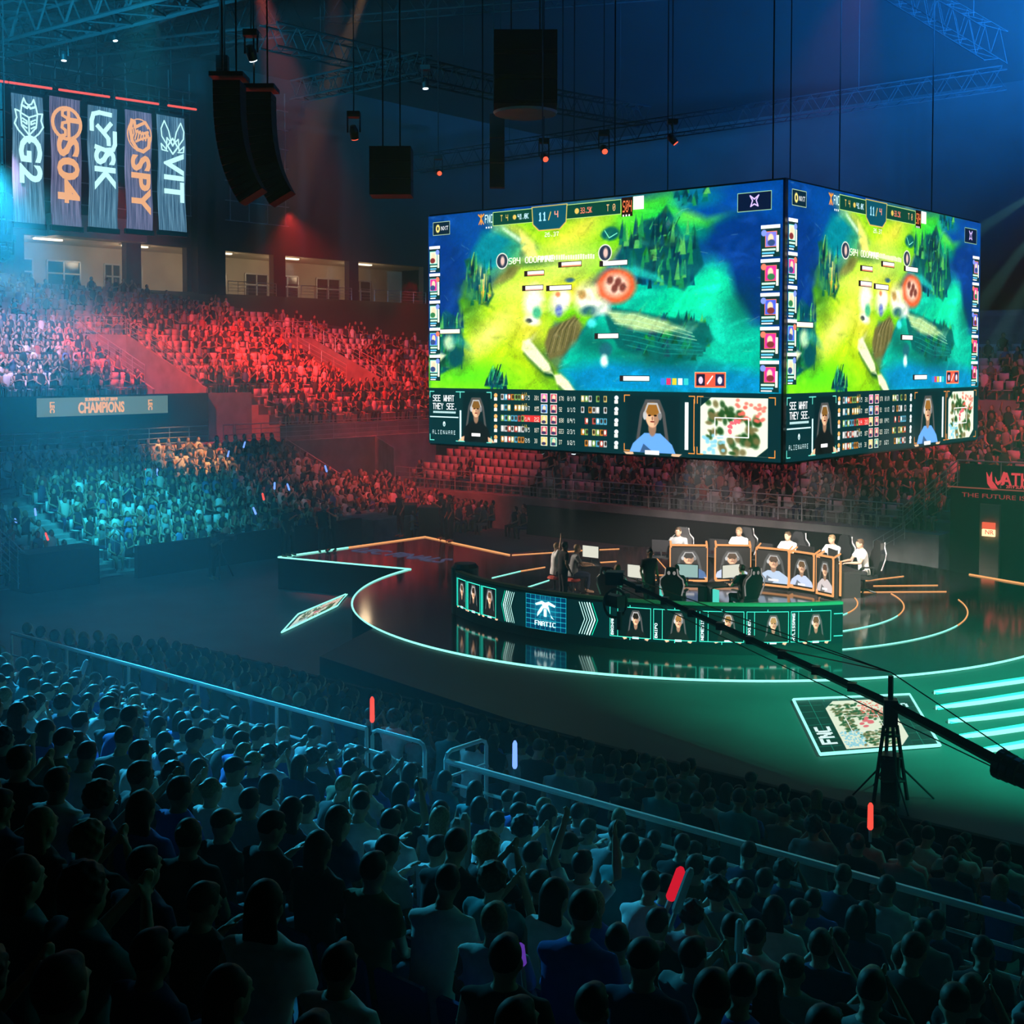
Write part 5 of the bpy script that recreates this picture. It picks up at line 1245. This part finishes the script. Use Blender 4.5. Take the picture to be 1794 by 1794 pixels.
tb = truss_thing('lattice truss with a red light line carrying the team banners', (XB-.3, pl_.y, pl_.z+.15), (XB-.3, pr_.y, pr_.z+.15), .4, 24)
for (x0, x1) in ((0, 14), (16, 91), (103, 192), (203, 278), (294, 344)):
    y_ = lambda x: 142+(x)*.145
    a_, b_ = PX(x0, y_(x0), XB+.2), PX(x1, y_(x1), XB+.2); q = MB(); q.tube([a_, b_], .05, 4); q.build('red_light_line', M['redled'], tb)
hx = MB()
for px in (60, 170, 300):
    p = PX(px, 150, XB-.3); hx.tube([(p.x, p.y, p.z), (p.x, p.y, 26.5)], .03, 4)
hx.build('suspension_cable', M['truss'], tb)
# ---------------------------------------------------------------- roof rig
def at(px, py, Y): return EYE + ray(px, py)*Y
def T2(label, a_, b_, Ya, Yb, w_=.6, n=22, r=.04): return truss_thing(label, at(*a_, Ya), at(*b_, Yb), w_, n, r)
T2('long pale truss running from behind the cube to the upper right', (728,288), (1760,136), 58, 44, .7, 60, .022)
T2('short truss rising toward the small white lamp above the centre', (520,160), (745,112), 50, 46, .7, 20)
T2('truss descending from upper left across the top centre', (470,62), (880,158), 44, 56, .8, 28)
T2('truss descending to the right behind the hanging dark block', (900,165), (1130,205), 54, 58, .8, 18)
T2('roof truss chord crossing the upper left corner', (-20,60), (420,-60), 46, 36, 1.3, 16, .07)
T2('lower roof truss under the upper left corner', (-20,75), (470,20), 58, 50, 1.6, 18, .06)
T2('deep roof truss behind the banners at top left', (60,130), (520,10), 66, 62, 1.8, 18, .06)
T2('faint truss near the top right corner', (1560,-30), (1745,80), 44, 40, 1.0, 14, .02)
T2('faint truss in front of the blue roof at top centre', (560,15), (1500,-60), 60, 52, 1.2, 30)
for i, (a_, b_, Ya, Yb) in enumerate((((0,20),(300,60),50,56), ((150,-20),(180,75),48,54), ((300,0),(170,90),48,58), ((270,0),(278,62),45,50), ((430,-20),(220,60),40,52))):
    q = MB(); q.tube([at(*a_, Ya), at(*b_, Yb)], .10, 6); q.build('roof_brace', M['truss'], label='%s diagonal steel brace of the roof frame at top left' % ordw(i+1), cat='roof brace', group='roof braces')
def hung(q, c, top=26.4, r=.03): q.tube([c, (c[0], c[1], top)], r, 4)
# curved line arrays
def line_array(label, px, pyt, pyb, Y, bend, n=16):
    top = at(px, pyt, Y); t = empty('line_array_speaker', top, label, 'loudspeaker')
    q = MB(); q.box(top+Vector((0,0,.15)), (.9,.9,.12), YAW); hung(q, (top.x-.3, top.y, top.z+.2)); hung(q, (top.x+.3, top.y, top.z+.2)); q.build('flying_frame', M['gun'], t)
    h = (pyb-pyt)/F*Y/n; p = Vector(top); ang = 0
    for k in range(n):
        ang = bend*(k/n)**1.8; d = RT*math.sin(ang)-Vector((0,0,1))*math.cos(ang)
        p2 = p+d*h; Mx = (Matrix.Rotation(YAW, 3, 'Z') @ Matrix.Rotation(-ang, 3, 'Y'))
        q = MB(); q.box((p+p2)/2, (.72, .8, h*.9), M=Mx); q.box((p+p2)/2, (.62, .86, h*.6), M=Mx); q.build('speaker_cabinet', M['black'], t); p = p2
line_array('left one of two curved black line array speakers beside the banners', 402, 145, 352, 34, .62, 16)
line_array('right one of two curved black line array speakers beside the banners', 457, 165, 355, 36, .62, 15)
def block(label, x0, y0, x1, y1, Y, name='speaker_cluster', dish=False):
    a_, b_ = at(x0, y0, Y), at(x1, y1, Y); w_ = (b_-a_).dot(RT); c = (a_+b_)/2; h = a_.z-b_.z
    t = empty(name, (c.x, c.y, b_.z), label, 'hanging equipment')
    q = MB(); n = max(3, int(h/.8))
    for k in range(n):
        q.box((c.x, c.y, b_.z+h*(k+.5)/n), (w_, w_*.8, h/n*.94), YAW)
        q.box((c.x, c.y, b_.z+h*(k+.5)/n), (w_*.96, w_*.86, h/n*.7), YAW)
    q.build('cabinet_stack', M['black'], t)
    q = MB()
    for s_ in (-.3, .3): hung(q, (c.x+s_*w_, c.y, a_.z))
    q.build('suspension_cable', M['gun'], t)
    if dish:
        q = MB(); bz = at(930, 200, Y).z; q.loft([q.ring((c.x, c.y, bz+z_), (0,0,1), r_*w_, 28) for r_, z_ in ((.08,-.12),(.3,-.1),(.5,.0),(.52,.08),(.3,.14))]); q.tube([(c.x,c.y,bz), (c.x,c.y,b_.z)], .1, 6)
        q.build('round_reflector', mat('reflector', (.35,.5,.5), .4, .3), t)
block('big dark stacked block hanging above the cube with round plate', 866, 62, 975, 190, 44, 'hanging_block', True)
block('dark hanging speaker stack left of the cube top', 650, 260, 722, 345, 40)
block('slim dark hanging unit above the left of the cube', 858, 200, 884, 330, 48)
block('dark hanging unit beside the line arrays', 380, 98, 400, 132, 36)
block('dark hanging equipment tower at the left edge of the picture', -34, 150, 14, 480, 43)
# moving heads with their beams
def mover(label, px, py, Y, tgt, color, power, ang, m, scale=1.0, beam=True):
    p = at(px, py, Y); d = (Vector(tgt)-p).normalized(); t = empty('moving_head_light', p+Vector((0,0,.5)), label, 'stage light')
    q = MB(); q.box(p+Vector((0,0,.55)), (.4*scale,.35*scale,.18*scale), YAW); q.tube([p+Vector((0,0,.6)), (p.x, p.y, 26.4)], .02, 5); q.build('base', M['black'], t)
    q = MB(); s_ = d.cross(Vector((0,0,1))).normalized()*.2*scale
    q.tube([p+s_*-1, p+Vector((0,0,.48))-s_, p+Vector((0,0,.48))+s_, p+s_], .035*scale, 4)
    q.build('yoke', M['black'], t)
    q = MB(); q.tube([p-d*.22*scale, p-d*.05*scale, p+d*.2*scale], [.09*scale,.15*scale,.13*scale], 12); lh = q.build('lamp_head', M['black'], t)
    q = MB(); q.tube([p+d*.2*scale, p+d*.23*scale], .11*scale, 12); q.build('lens', m, lh)
    if beam: spot('beam', p+d*.32*scale, tgt, color, power, ang, .5, .05)
mover('red-lensed moving head with narrow beam above the left of the cube', 620, 232, 40, at(648, 420, 42), RED, 1500, 11, M['lens'])
mover('small red lamp above the left corner of the cube', 768, 302, 48, at(900, 420, 40), RED, 200, 12, M['lens'], .8, False)
mover('small red lamp above the middle of the cube', 953, 275, 44, at(1040, 400, 40), RED, 300, 12, M['lens'], .9, False)
mover('small red lamp right of the cube middle', 1058, 261, 44, at(1110, 400, 40), RED, 300, 12, M['lens'], .9, False)
mover('small red lamp above the right part of the cube', 1178, 244, 40, at(1250, 330, 40), RED, 300, 12, M['lens'], .8, False)
mover('bright white lamp at the truss tip near top centre', 745, 146, 46, at(760, 400, 46), (1,1,1), 300, 10, M['lensw'], .9, False)
mover('cyan-white lamp shining down beside the line arrays', 440, 93, 36, at(470, 200, 37), (.4,.9,1), 250, 16, M['lensw'])
mover('cyan-white lamp behind the leftmost banner top', 112, 98, 46, at(112, 130, 46), (.4,.9,1), 300, 20, M['lensw'], .8, False)
mover('small cyan lamp on the roof truss above the banners', 201, 64, 50, at(205, 90, 50), (.4,.9,1), 300, 20, M['lensw'], .8, False)
mover('white followspot at the left edge firing across the end stand', 12, 447, 42, PX(600, 610, -58), (.6,.95,1), 4500, 5, M['lensw'], 1.2)
mover('second spot at the left edge aimed along the concourse', 4, 452, 42, PX(420, 520, -66), (.4,1,.6), 3800, 5, M['lensw'], 1.0)
for k_, (tx_, ty_) in enumerate(((1690, 420), (1700, 560), (1690, 700))): mover('%s of three green-white beam lamps at upper right outside the cube' % ordw(k_+1), 1870+k_*12, 300+k_*14, 46, at(tx_, ty_, 52), (.3,1,.8), 80000, 7, M['lensw'], 1.0)
for i, (px, tx, ty, Y) in enumerate(((950, 985, 930, 38), (985, 960, 910, 38), (1005, 1000, 960, 38), (1465, 1500, 930, 38))):
    mover('%s white beam lamp under the far edge of the cube' % ordw(i+1), px, 788 if i < 3 else 800, Y+2.5, G(tx, ty+30, HS), (1,.85,.7), 7000, 8, M['lensw'], .6)
# ---------------------------------------------------------------- stage furniture and people
def gaming_chair(label, loc, rz, accent, group='gaming chairs'):
    t = empty('gaming_chair', loc, label, 'chair', group, rz); t['_local'] = 1
    q = MB()
    for k in range(5):
        a_ = k*2*math.pi/5; q.tube([(0,0,.1), (.3*math.cos(a_), .3*math.sin(a_), .05)], [.03,.02], 5)
        q.ell((.3*math.cos(a_), .3*math.sin(a_), .04), (.035,.035,.035), 6, 5)
    q.tube([(0,0,.08), (0,0,.4)], .03, 6); q.build('base', M['black'], t)
    q = MB(); q.loft([[(-w/2, y, z), (w/2, y, z), (w/2, y, z-.1), (-w/2, y, z-.1)] for y, z, w in ((-.25,.5,.46),(0,.47,.5),(.24,.49,.5),(.28,.46,.46))]); q.build('seat', M['black'], t)
    q = MB(); q.loft([[(-w/2, y, z), (w/2, y, z), (w/2, y-.09, z), (-w/2, y-.09, z)] for y, z, w in ((-.2,.5,.44),(-.23,.65,.5),(-.27,.85,.58),(-.31,1.02,.56),(-.33,1.12,.38),(-.35,1.28,.32),(-.36,1.33,.22))]); bk = q.build('backrest', M['black'], t)
    q = MB()
    for s_ in (-1, 1): q.tube([(s_*.24,-.34,.6), (s_*.31,-.40,.86), (s_*.29,-.44,1.03), (s_*.17,-.46,1.14), (s_*.15,-.475,1.3)], .018, 5); q.ell((s_*.07,-.455,1.19), (.04,.02,.05), 8, 6)
    q.build('trim_stripe', accent, bk)
    for s_ in (-1, 1): q = MB(); q.tube([(s_*.27,-.1,.48), (s_*.28,-.08,.68)], .02, 5); q.bx(s_*.28-.04, s_*.28+.04, -.12, .16, .68, .71); q.build('armrest', M['black'], t)
    return t
def desk(label, loc, rz, w_=1.3, glow=None):
    t = empty('player_desk', loc, label, 'desk', 'players desks', rz); t['_local'] = 1
    q = MB(); q.bx(-w_/2, w_/2, -.32, .32, .70, .74); q.build('desk_top', M['black'], t)
    for s_ in (-1, 1): q = MB(); q.bx(s_*w_/2-.03, s_*w_/2+.03, -.28, .28, 0, .70); q.build('leg', M['gun'], t)
    if glow: q = MB(); q.bx(-w_/2+.1, -w_/2+.3, -.2, .0, .1, .62); q.build('computer_case', glow, t)
    return t
def monitor(label, loc, rz, m):
    t = empty('monitor', loc, label, 'monitor', 'monitors on the stage desks', rz); t['_local'] = 1
    q = MB(); q.bx(-.12,.12,.0,.2,0,.02); q.tube([(0,.1,.02), (0,.1,.2)], .02, 5); q.build('stand', M['black'], t)
    q = MB(); q.bx(-.29,.29,.07,.10,.13,.49); hs = q.build('housing', M['black'], t)
    q = MB(); q.bx(-.275,.275,.062,.07,.145,.475); q.build('screen', m, hs)
cy_screen = emit('pale_screen', (.5,.8,.75), .7); wh_screen = emit('bright_screen', (.95,.95,.8), .9)
skp = [M['skin']]
wsh, bsh = SH['white'], SH['black']
cen = Vector((SC.x, SC.y, 0))
def rz_to(p, q_): d = Vector(q_)-Vector(p); return math.atan2(-d.x, d.y)
# opposing team behind the five frames
opp = [((1190,940), 37.9+.7, 'head lowered over the keyboard', 'leftmost'), ((1298,940), 37.9+.7, 'leaning to the monitor', 'second from left'), ((1385,945), 37.6, 'turned to the left', 'middle'), ((1463,957), 36.9, 'turned to the left', 'fourth from left'), ((1515,970), 35.9, 'in profile at the desk end', 'rightmost')]
for k, ((hx_, hy_), Y, txt, wh_) in enumerate(opp):
    d = ray(hx_, hy_); p = EYE+d*(Y/d.dot(HD)); p.z = HS
    tgt = cen+RT*(-2.5)+HD*(-3) if k < 4 else cen+RT*(-6)+HD*(-1.5)
    r0 = rz_to(p, tgt)
    gaming_chair('pale-trimmed gaming chair of the %s opposing player behind the orange frames' % wh_, p, r0, M['seatw'], 'opposing team chairs').scale = (1.12,)*3
    place_person(DESK, p, r0, wsh if k else SH['grey'], M['hairl'] if k in (1,3) else M['hairb'], M['skin'], M['trous'], 'person in white jersey and headset, %s player behind the orange frames' % wh_, 'opposing team players', 1.17)
    fwd = Vector((-math.sin(r0), math.cos(r0), 0)); dp = p+fwd*.72
    desk('black desk of the %s opposing player behind the orange frames' % wh_, dp, r0, 1.3)
    mp_ = dp+Vector((0,0,.74))+Vector((fwd.y, -fwd.x, 0))*.35
    monitor('dark monitor on the desk of the %s opposing player' % wh_, mp_, r0, emit('blue_screen_%d' % k, (.1,.5,.8), .5))
# near team, backs to the viewer
for k, (px, py, wh_) in enumerate(((1078, 985, 'left'), (1183, 1002, 'middle'), (1305, 1006, 'right'))):
    Y = 32.6; d = ray(px, py); p = EYE+d*(Y/d.dot(HD)); p.z = HS; r0 = rz_to(p, cen+HD*1.5+RT*(.5 if k < 2 else -1.5))
    gaming_chair('%s of three gaming chairs seen from behind over the screen wall' % wh_, p, r0, M['seatw'] if k == 0 else emit('chair_trim_glow', (.8,.75,.7), .35), 'near team chairs')
    place_person(DESK, p, r0, wsh if k == 0 else bsh, M['hairl'] if k == 0 else M['hair'], M['skin'], M['trous'], 'person in %s jersey seen from behind in the %s gaming chair' % ('white' if k == 0 else 'black', wh_), 'near team players', 1.0)
    fwd = Vector((-math.sin(r0), math.cos(r0), 0)); dp = p+fwd*.75
    desk('black desk in front of the %s near gaming chair' % wh_, dp, r0, 1.4, M['teal'])
    monitor('pale lit monitor on the desk before the %s near gaming chair' % wh_, dp+Vector((0,0,.74))+RT*.15, r0, (wh_screen, cy_screen, wh_screen)[k])
# analysts at the left
for k, (px, py, face, shm, txt, kd) in enumerate(((972, 1043, .9, 'white', 'person with one arm raised on a red stool at the left of the pit', 6), (1003, 1047, 1.0, 'grey', 'person in grey top at the left desk reaching for the keyboard', None))):
    p = G(px, py-8, HS); r0 = rz_to(p, p+RT*face+HD*.1)
    place_person(KIND[6][2] if kd else DESK, p, r0, SH[shm], M['hairl'], M['skin'], M['jean'], txt, None, 1.05)
    q = MB(); q.tube([p+Vector((0,0,0)), p+Vector((0,0,.03))], .24, 14); q.tube([p+Vector((0,0,.03)), p+Vector((0,0,.34))], .04, 8)
    so = q.build('stool', M['gun'], label='low round stool with red cushion under the %s left analyst' % ('far' if k == 0 else 'near'), cat='stool'); q = MB(); q.tube([p+Vector((0,0,.34)), p+Vector((0,0,.37)), p+Vector((0,0,.42))], [.2,.23,.19], 14); q.build('cushion', mat('red_cushion', (.5,.06,.04), .7), so)
p = G(1032, 1030, HS); r0 = rz_to(p, p-RT); desk('black desk of the two people at the left of the pit', p, r0, 1.3)
monitor('bright monitor facing the two people at the left desk', p+Vector((0,0,.74)), rz_to(p, p+RT*.8+HD*1.0), wh_screen)
p = G(986, 1062, HS); place_person(STAND, p, rz_to(p, cen), SH['black'], M['hair'], M['skind'], M['trous'], 'person in black standing inside the screen wall with back turned')
for k, (px, wh_) in enumerate(((1136, 'left'),)):
    p = G(px, 1078, HS); place_person(STAND, p, rz_to(p, p-HD+RT*(.4-k)), SH['black'], M['hair'], M['skind'], M['trous'], 'person in black standing in shadow between the near players and the left desk')
# crew at the far corner of the stage wing
for k, (px, py) in enumerate(((500, 976), (508, 974), (566, 968), (582, 966), (702, 941), (775, 946), (790, 950))):
    p = G(px, py, HS if k < 7 else 0); place_person((STAND, STANDCAM)[k % 2], p, rz_to(p, p+RT*(1-.4*k)+HD*-.5), SH['black'], M['hair'], M['skind'], M['trous'], '%s crew person in black from left on the wing of the stage' % ordw(k+1), 'stage crew', 1.0)
def camera_rig(label, p, rz, h=1.25):
    t = empty('broadcast_camera', p, label, 'camera', None, rz); t['_local'] = 1
    for k in range(3): a_ = k*2.094+.5; q = MB(); q.tube([(0,0,h*.8), (.5*math.cos(a_), .5*math.sin(a_), 0.01)], .03, 5); q.build('leg', M['gun'], t)
    q = MB(); q.tube([(0,0,h*.7), (0,0,h)], .06, 8); q.bx(-.1,.1,-.12,.12,h,h+.06); q.build('pan_head', M['black'], t)
    q = MB(); q.bx(-.11,.11,-.25,.25,h+.06,h+.34); cb = q.build('camera_body', M['black'], t); q = MB(); q.bx(-.05,.05,-.2,.0,h+.34,h+.4); q.build('viewfinder', M['gun'], cb)
    q = MB(); q.tube([(0,.25,h+.2), (0,.4,h+.2), (0,.62,h+.2)], [.09,.08,.11], 12); q.build('camera_lens', M['gun'], cb)
camera_rig('broadcast camera on a tripod on the dark floor at left', G(386, 1012, 0), -1.2)
camera_rig('broadcast camera on a tripod at the corner behind the stage wing', G(690, 915, 0), 2.4)
p = G(372, 1016, 0); place_person(STANDCAM, p, -1.2, SH['black'], M['hair'], M['skind'], M['trous'], 'camera operator in black standing by the floor tripod at left')
# black equipment cases behind the wing
for k, (x0, x1, y_) in enumerate(((682,730,925), (735,788,930))):
    p, p2 = G(x0, y_+18, 0), G(x1, y_+18, 0); q = MB(); c = (p+p2)/2
    q.box(c+Vector((0,0,.75)), ((p2-p).length, 1.0, 1.42), math.atan2((p2-p).y, (p2-p).x))
    for s_ in (-.4,.4): q.tube([c+(p2-p)*s_, c+(p2-p)*s_+Vector((0,0,.05))], .05, 8)
    o = q.build('equipment_case', M['black'], label='%s black equipment case behind the stage wing' % ('left','right')[k], cat='case')
    q = MB(); q.box(c+Vector((0,0,1.47)), ((p2-p).length+.03, 1.03, .05), math.atan2((p2-p).y, (p2-p).x)); q.build('case_lid', M['gun'], o)
# camera crane
tower = G(1560, 1402, HS-.02)
def on_d(px, py, Y): d = ray(px, py); return EYE+d*(Y/d.dot(HD))
piv = on_d(1560, 1248, (tower-EYE).dot(HD)); tip = on_d(1078, 1012, 24.5); tail = on_d(1778, 1350, 17.2)
cr_ = empty('camera_crane', tower, 'long black camera crane reaching over the stage from its tower', 'camera crane')
q = MB()
for a_ in range(4):
    f0 = tower+Vector((.26*math.cos(a_*1.57+.8), .26*math.sin(a_*1.57+.8), 0)); f1 = piv+Vector((.1*math.cos(a_*1.57+.8), .1*math.sin(a_*1.57+.8), -.2)); q.tube([f0, f1], .03, 5); q.tube([tower+(f0-tower)*2.6, tower.lerp(piv,.5)], .015, 4)
for z_ in (.25,.5,.75): q.tube([q.ring(tower.lerp(piv, z_), (0,0,1), .26-.16*z_, 4)[i % 4] for i in range(5)], .02, 4)
q.box(tower+Vector((0,0,.35)), (.26,.26,.7), .3); q.build('tower', M['black'], cr_)
q = MB(); q.box(piv, (.2,.2,.4), .5); q.tube([piv+Vector((0,0,.2)), piv+Vector((0,0,.55))], .04, 6); q.build('pivot_head', M['black'], cr_)
q = MB(); q.tube([tip, piv+Vector((0,0,.12)), tail], [.045,.075,.09], 4)
for k in range(1, 9): q.box(tip.lerp(piv+Vector((0,0,.12)), k/9), (.13,.13,.13), .3)
q.build('boom', M['black'], cr_)
q = MB(); mast = piv+Vector((0,0,.6))
for t_ in (.0, .3, .62): q.tube([tip.lerp(piv, t_)+Vector((0,0,.1)), mast], .012, 3)
q.tube([mast, tail+Vector((0,0,.2))], .012, 3); q.tube([tip-Vector((0,0,.15)), tail-Vector((0,0,.1))], .012, 3); q.build('stay_cable', M['black'], cr_)
q = MB(); dB = (tail-piv).normalized()
for k in range(5): q.tube([tail+dB*(-.25+k*.12), tail+dB*(-.16+k*.12)], .21-.01*k, 16)
q.tube([tail, tail+dB*.9], .04, 5); q.build('counterweight', M['black'], cr_)
q = MB(); rp = tip-Vector((0,0,.15)); ring_ = [rp+RT*(.22*math.cos(i*math.pi/8))+Vector((0,0,-.35+.28*math.sin(i*math.pi/8))) for i in range(17)]; q.tube(ring_, .03, 5)
q.box(rp+Vector((0,0,-.3)), (.2,.36,.22), YAW+.6); q.tube([rp+Vector((0,0,-.3)), rp+Vector((0,0,-.3))+HD*.45-RT*.1], [.08,.1], 10); q.box(tip, (.35,.3,.25), .5); q.tube([rp+Vector((.1,0,-.5)), rp+Vector((.1,0,-.85))], .05, 6)
q.build('camera_head', M['black'], cr_)
# projected floor pictures: glowing panels stand in for the projected light
def floor_projection(name, P4, im_mat, z, label, frame_m):
    pts = [Vector((p.x, p.y, z)) for p in P4]; c = sum(pts, Vector())/4; t = empty(name, c, label, 'floor projection')
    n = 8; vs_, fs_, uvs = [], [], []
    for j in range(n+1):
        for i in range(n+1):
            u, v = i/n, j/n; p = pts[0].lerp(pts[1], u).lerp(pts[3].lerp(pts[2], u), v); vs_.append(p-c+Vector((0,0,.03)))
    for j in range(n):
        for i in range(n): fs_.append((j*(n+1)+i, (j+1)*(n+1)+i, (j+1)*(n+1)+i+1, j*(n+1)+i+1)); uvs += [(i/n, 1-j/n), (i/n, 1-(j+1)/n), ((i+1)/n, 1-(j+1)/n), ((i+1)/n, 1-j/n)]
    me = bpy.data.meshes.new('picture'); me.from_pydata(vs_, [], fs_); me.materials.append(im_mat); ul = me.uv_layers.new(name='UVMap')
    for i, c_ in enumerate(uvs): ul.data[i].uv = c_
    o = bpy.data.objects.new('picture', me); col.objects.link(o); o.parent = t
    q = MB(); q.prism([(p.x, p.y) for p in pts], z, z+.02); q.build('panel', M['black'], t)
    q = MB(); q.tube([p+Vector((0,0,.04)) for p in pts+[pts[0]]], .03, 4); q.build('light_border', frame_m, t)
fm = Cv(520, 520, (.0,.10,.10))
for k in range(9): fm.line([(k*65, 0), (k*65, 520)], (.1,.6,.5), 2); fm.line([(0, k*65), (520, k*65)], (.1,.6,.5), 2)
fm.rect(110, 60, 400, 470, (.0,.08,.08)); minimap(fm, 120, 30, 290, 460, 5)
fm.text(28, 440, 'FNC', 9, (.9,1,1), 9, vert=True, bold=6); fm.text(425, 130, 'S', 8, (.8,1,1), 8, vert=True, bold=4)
floor_projection('floor_projection', [G(1390,1228,HS), G(1594,1219,HS), G(1647,1308,HS), G(1437,1324,HS)], screen_mat('projected_floor_map', fm.image('map_picture'), 1.0), HS-.015, 'bright projected map picture with lettering on the deck in front of the stage', M['cyanled'])
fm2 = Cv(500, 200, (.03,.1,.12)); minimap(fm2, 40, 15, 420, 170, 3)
floor_projection('floor_projection', [G(522,1079,0), G(610,1042,0), G(591,1064,0), G(493,1111,0)], screen_mat('projected_floor_map_left', fm2.image('map_picture_left'), .9), .01, 'bright projected picture seen at a grazing angle on the dark floor left of the stage', M['cyanled'])
# faint projection on the stage wing, its light drawn as glowing letters
wg = empty('projected_logo', G(705, 975, HS), 'faint pale violet lettering projected on the left wing of the stage', 'floor lettering')
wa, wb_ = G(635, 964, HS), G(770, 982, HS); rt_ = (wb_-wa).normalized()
text_mesh('LEC FINALS', emit('projected_letters', (.3,.3,.6), .22), wg, frame_mx((wa+wb_)/2+Vector((0,0,.012)), rt_, Vector((0,0,1)).cross(rt_)), 1.15, ext=.004, bold=.01, sx=.72)
# cheering sticks
def stick(label, px, py, Y, m, ln=.38, tilt=0, r=.035, grp=None):
    p = on_d(px, py, Y); d = Vector((0,0,1))+RT*tilt; d.normalize()
    q = MB(); q.tube([p-d*ln*.5, p-d*ln*.42, p+d*ln*.4, p+d*ln*.5], [r*.6,r,r*.9,r*.4], 8); o = q.build('cheering_stick', m, label=label, cat='cheering stick', group=grp)
    q = MB(); q.tube([p-d*(ln*.5+.14), p-d*ln*.5], r*.5, 6); q.build('grip', M['seatw'], o)
rg = emit('red_glow_stick', (1,.06,.04), 1.6); bg = emit('blue_glow_stick', (.15,.3,1), 1.8); pg = emit('violet_glow_stick', (.12,.04,.4), .8); ws = mat('white_inflatable', (.7,.8,.82), .4)
stick('red glowing stick held up above the rail left of the gate', 652, 1243, 18.5, rg)
stick('blue-white glowing stick below the rail right of the gate', 902, 1322, 17, bg)
stick('red glowing stick held up near the barrier at right', 1525, 1430, 14, rg, .30)
stick('large red glowing stick in the middle of the near crowd', 1184, 1548, 9.2, emit('deep_red_stick', (.7,.01,.03), .9), .26, .35, .04)
stick('dim violet glowing stick at the bottom of the crowd', 913, 1672, 6.6, pg, .12, -.1, .025)
stick('white inflatable stick beside the large red one', 1197, 1560, 8.8, ws, .34, .35, .035)
stick('white inflatable stick raised in the left crowd', 143, 1180, 21, ws, .5, .4, .05)
stick('left one of a pair of white inflatable sticks in the centre crowd', 795, 1478, 9.6, ws, .40, .12, .05)
stick('right one of a pair of white inflatable sticks in the centre crowd', 814, 1472, 9.6, ws, .42, .0, .05)
stick('white inflatable stick low in the right crowd', 1295, 1640, 8, ws, .22, .02, .03)
cs = random.Random(4)
LS = ((57,837,rg),(95,846,rg),(62,897,bg),(82,940,rg),(257,827,rg),(276,827,bg),(135,838,rg),(428,779,bg),(400,795,bg),(571,821,bg),(481,851,bg),(461,870,rg),(505,853,bg),(446,895,bg),(28,915,bg))
for k, (px, py, m_) in enumerate(LS):
    Y_ = 58-(py-780)*.085
    stick('%s tiny glowing stick from left in the lower end stand' % ordw(k+1) if False else 'tiny %s glowing stick in the lower end stand, %s from left' % ('red' if m_ is rg else 'blue', ordw(1+sum(1 for e_ in LS if e_[0] < px))), px, py, Y_, m_, .3, cs.uniform(-.5,.5), .04, 'tiny sticks in the lower end stand')
# ---------------------------------------------------------------- haze filling the hall
hz = MB(); hz.bx(-88, 44, -11, 89, .02, 26.2)
hm_ = bpy.data.materials.new('haze'); hm_.use_nodes = True; ht_ = hm_.node_tree; ht_.nodes.remove(ht_.nodes['Principled BSDF'])
vsn = ht_.nodes.new('ShaderNodeVolumeScatter'); vsn.inputs['Density'].default_value = HAZE_D; vsn.inputs['Anisotropy'].default_value = .35
vsn.inputs['Color'].default_value = (.85,.95,1,1)
ht_.links.new(vsn.outputs[0], ht_.nodes['Material Output'].inputs['Volume'])
hz.build('haze', hm_, label='thin stage haze hanging through the whole arena', cat='haze', kind='stuff')
for o in list(bpy.data.objects):
    if '_local' in o: del o['_local']
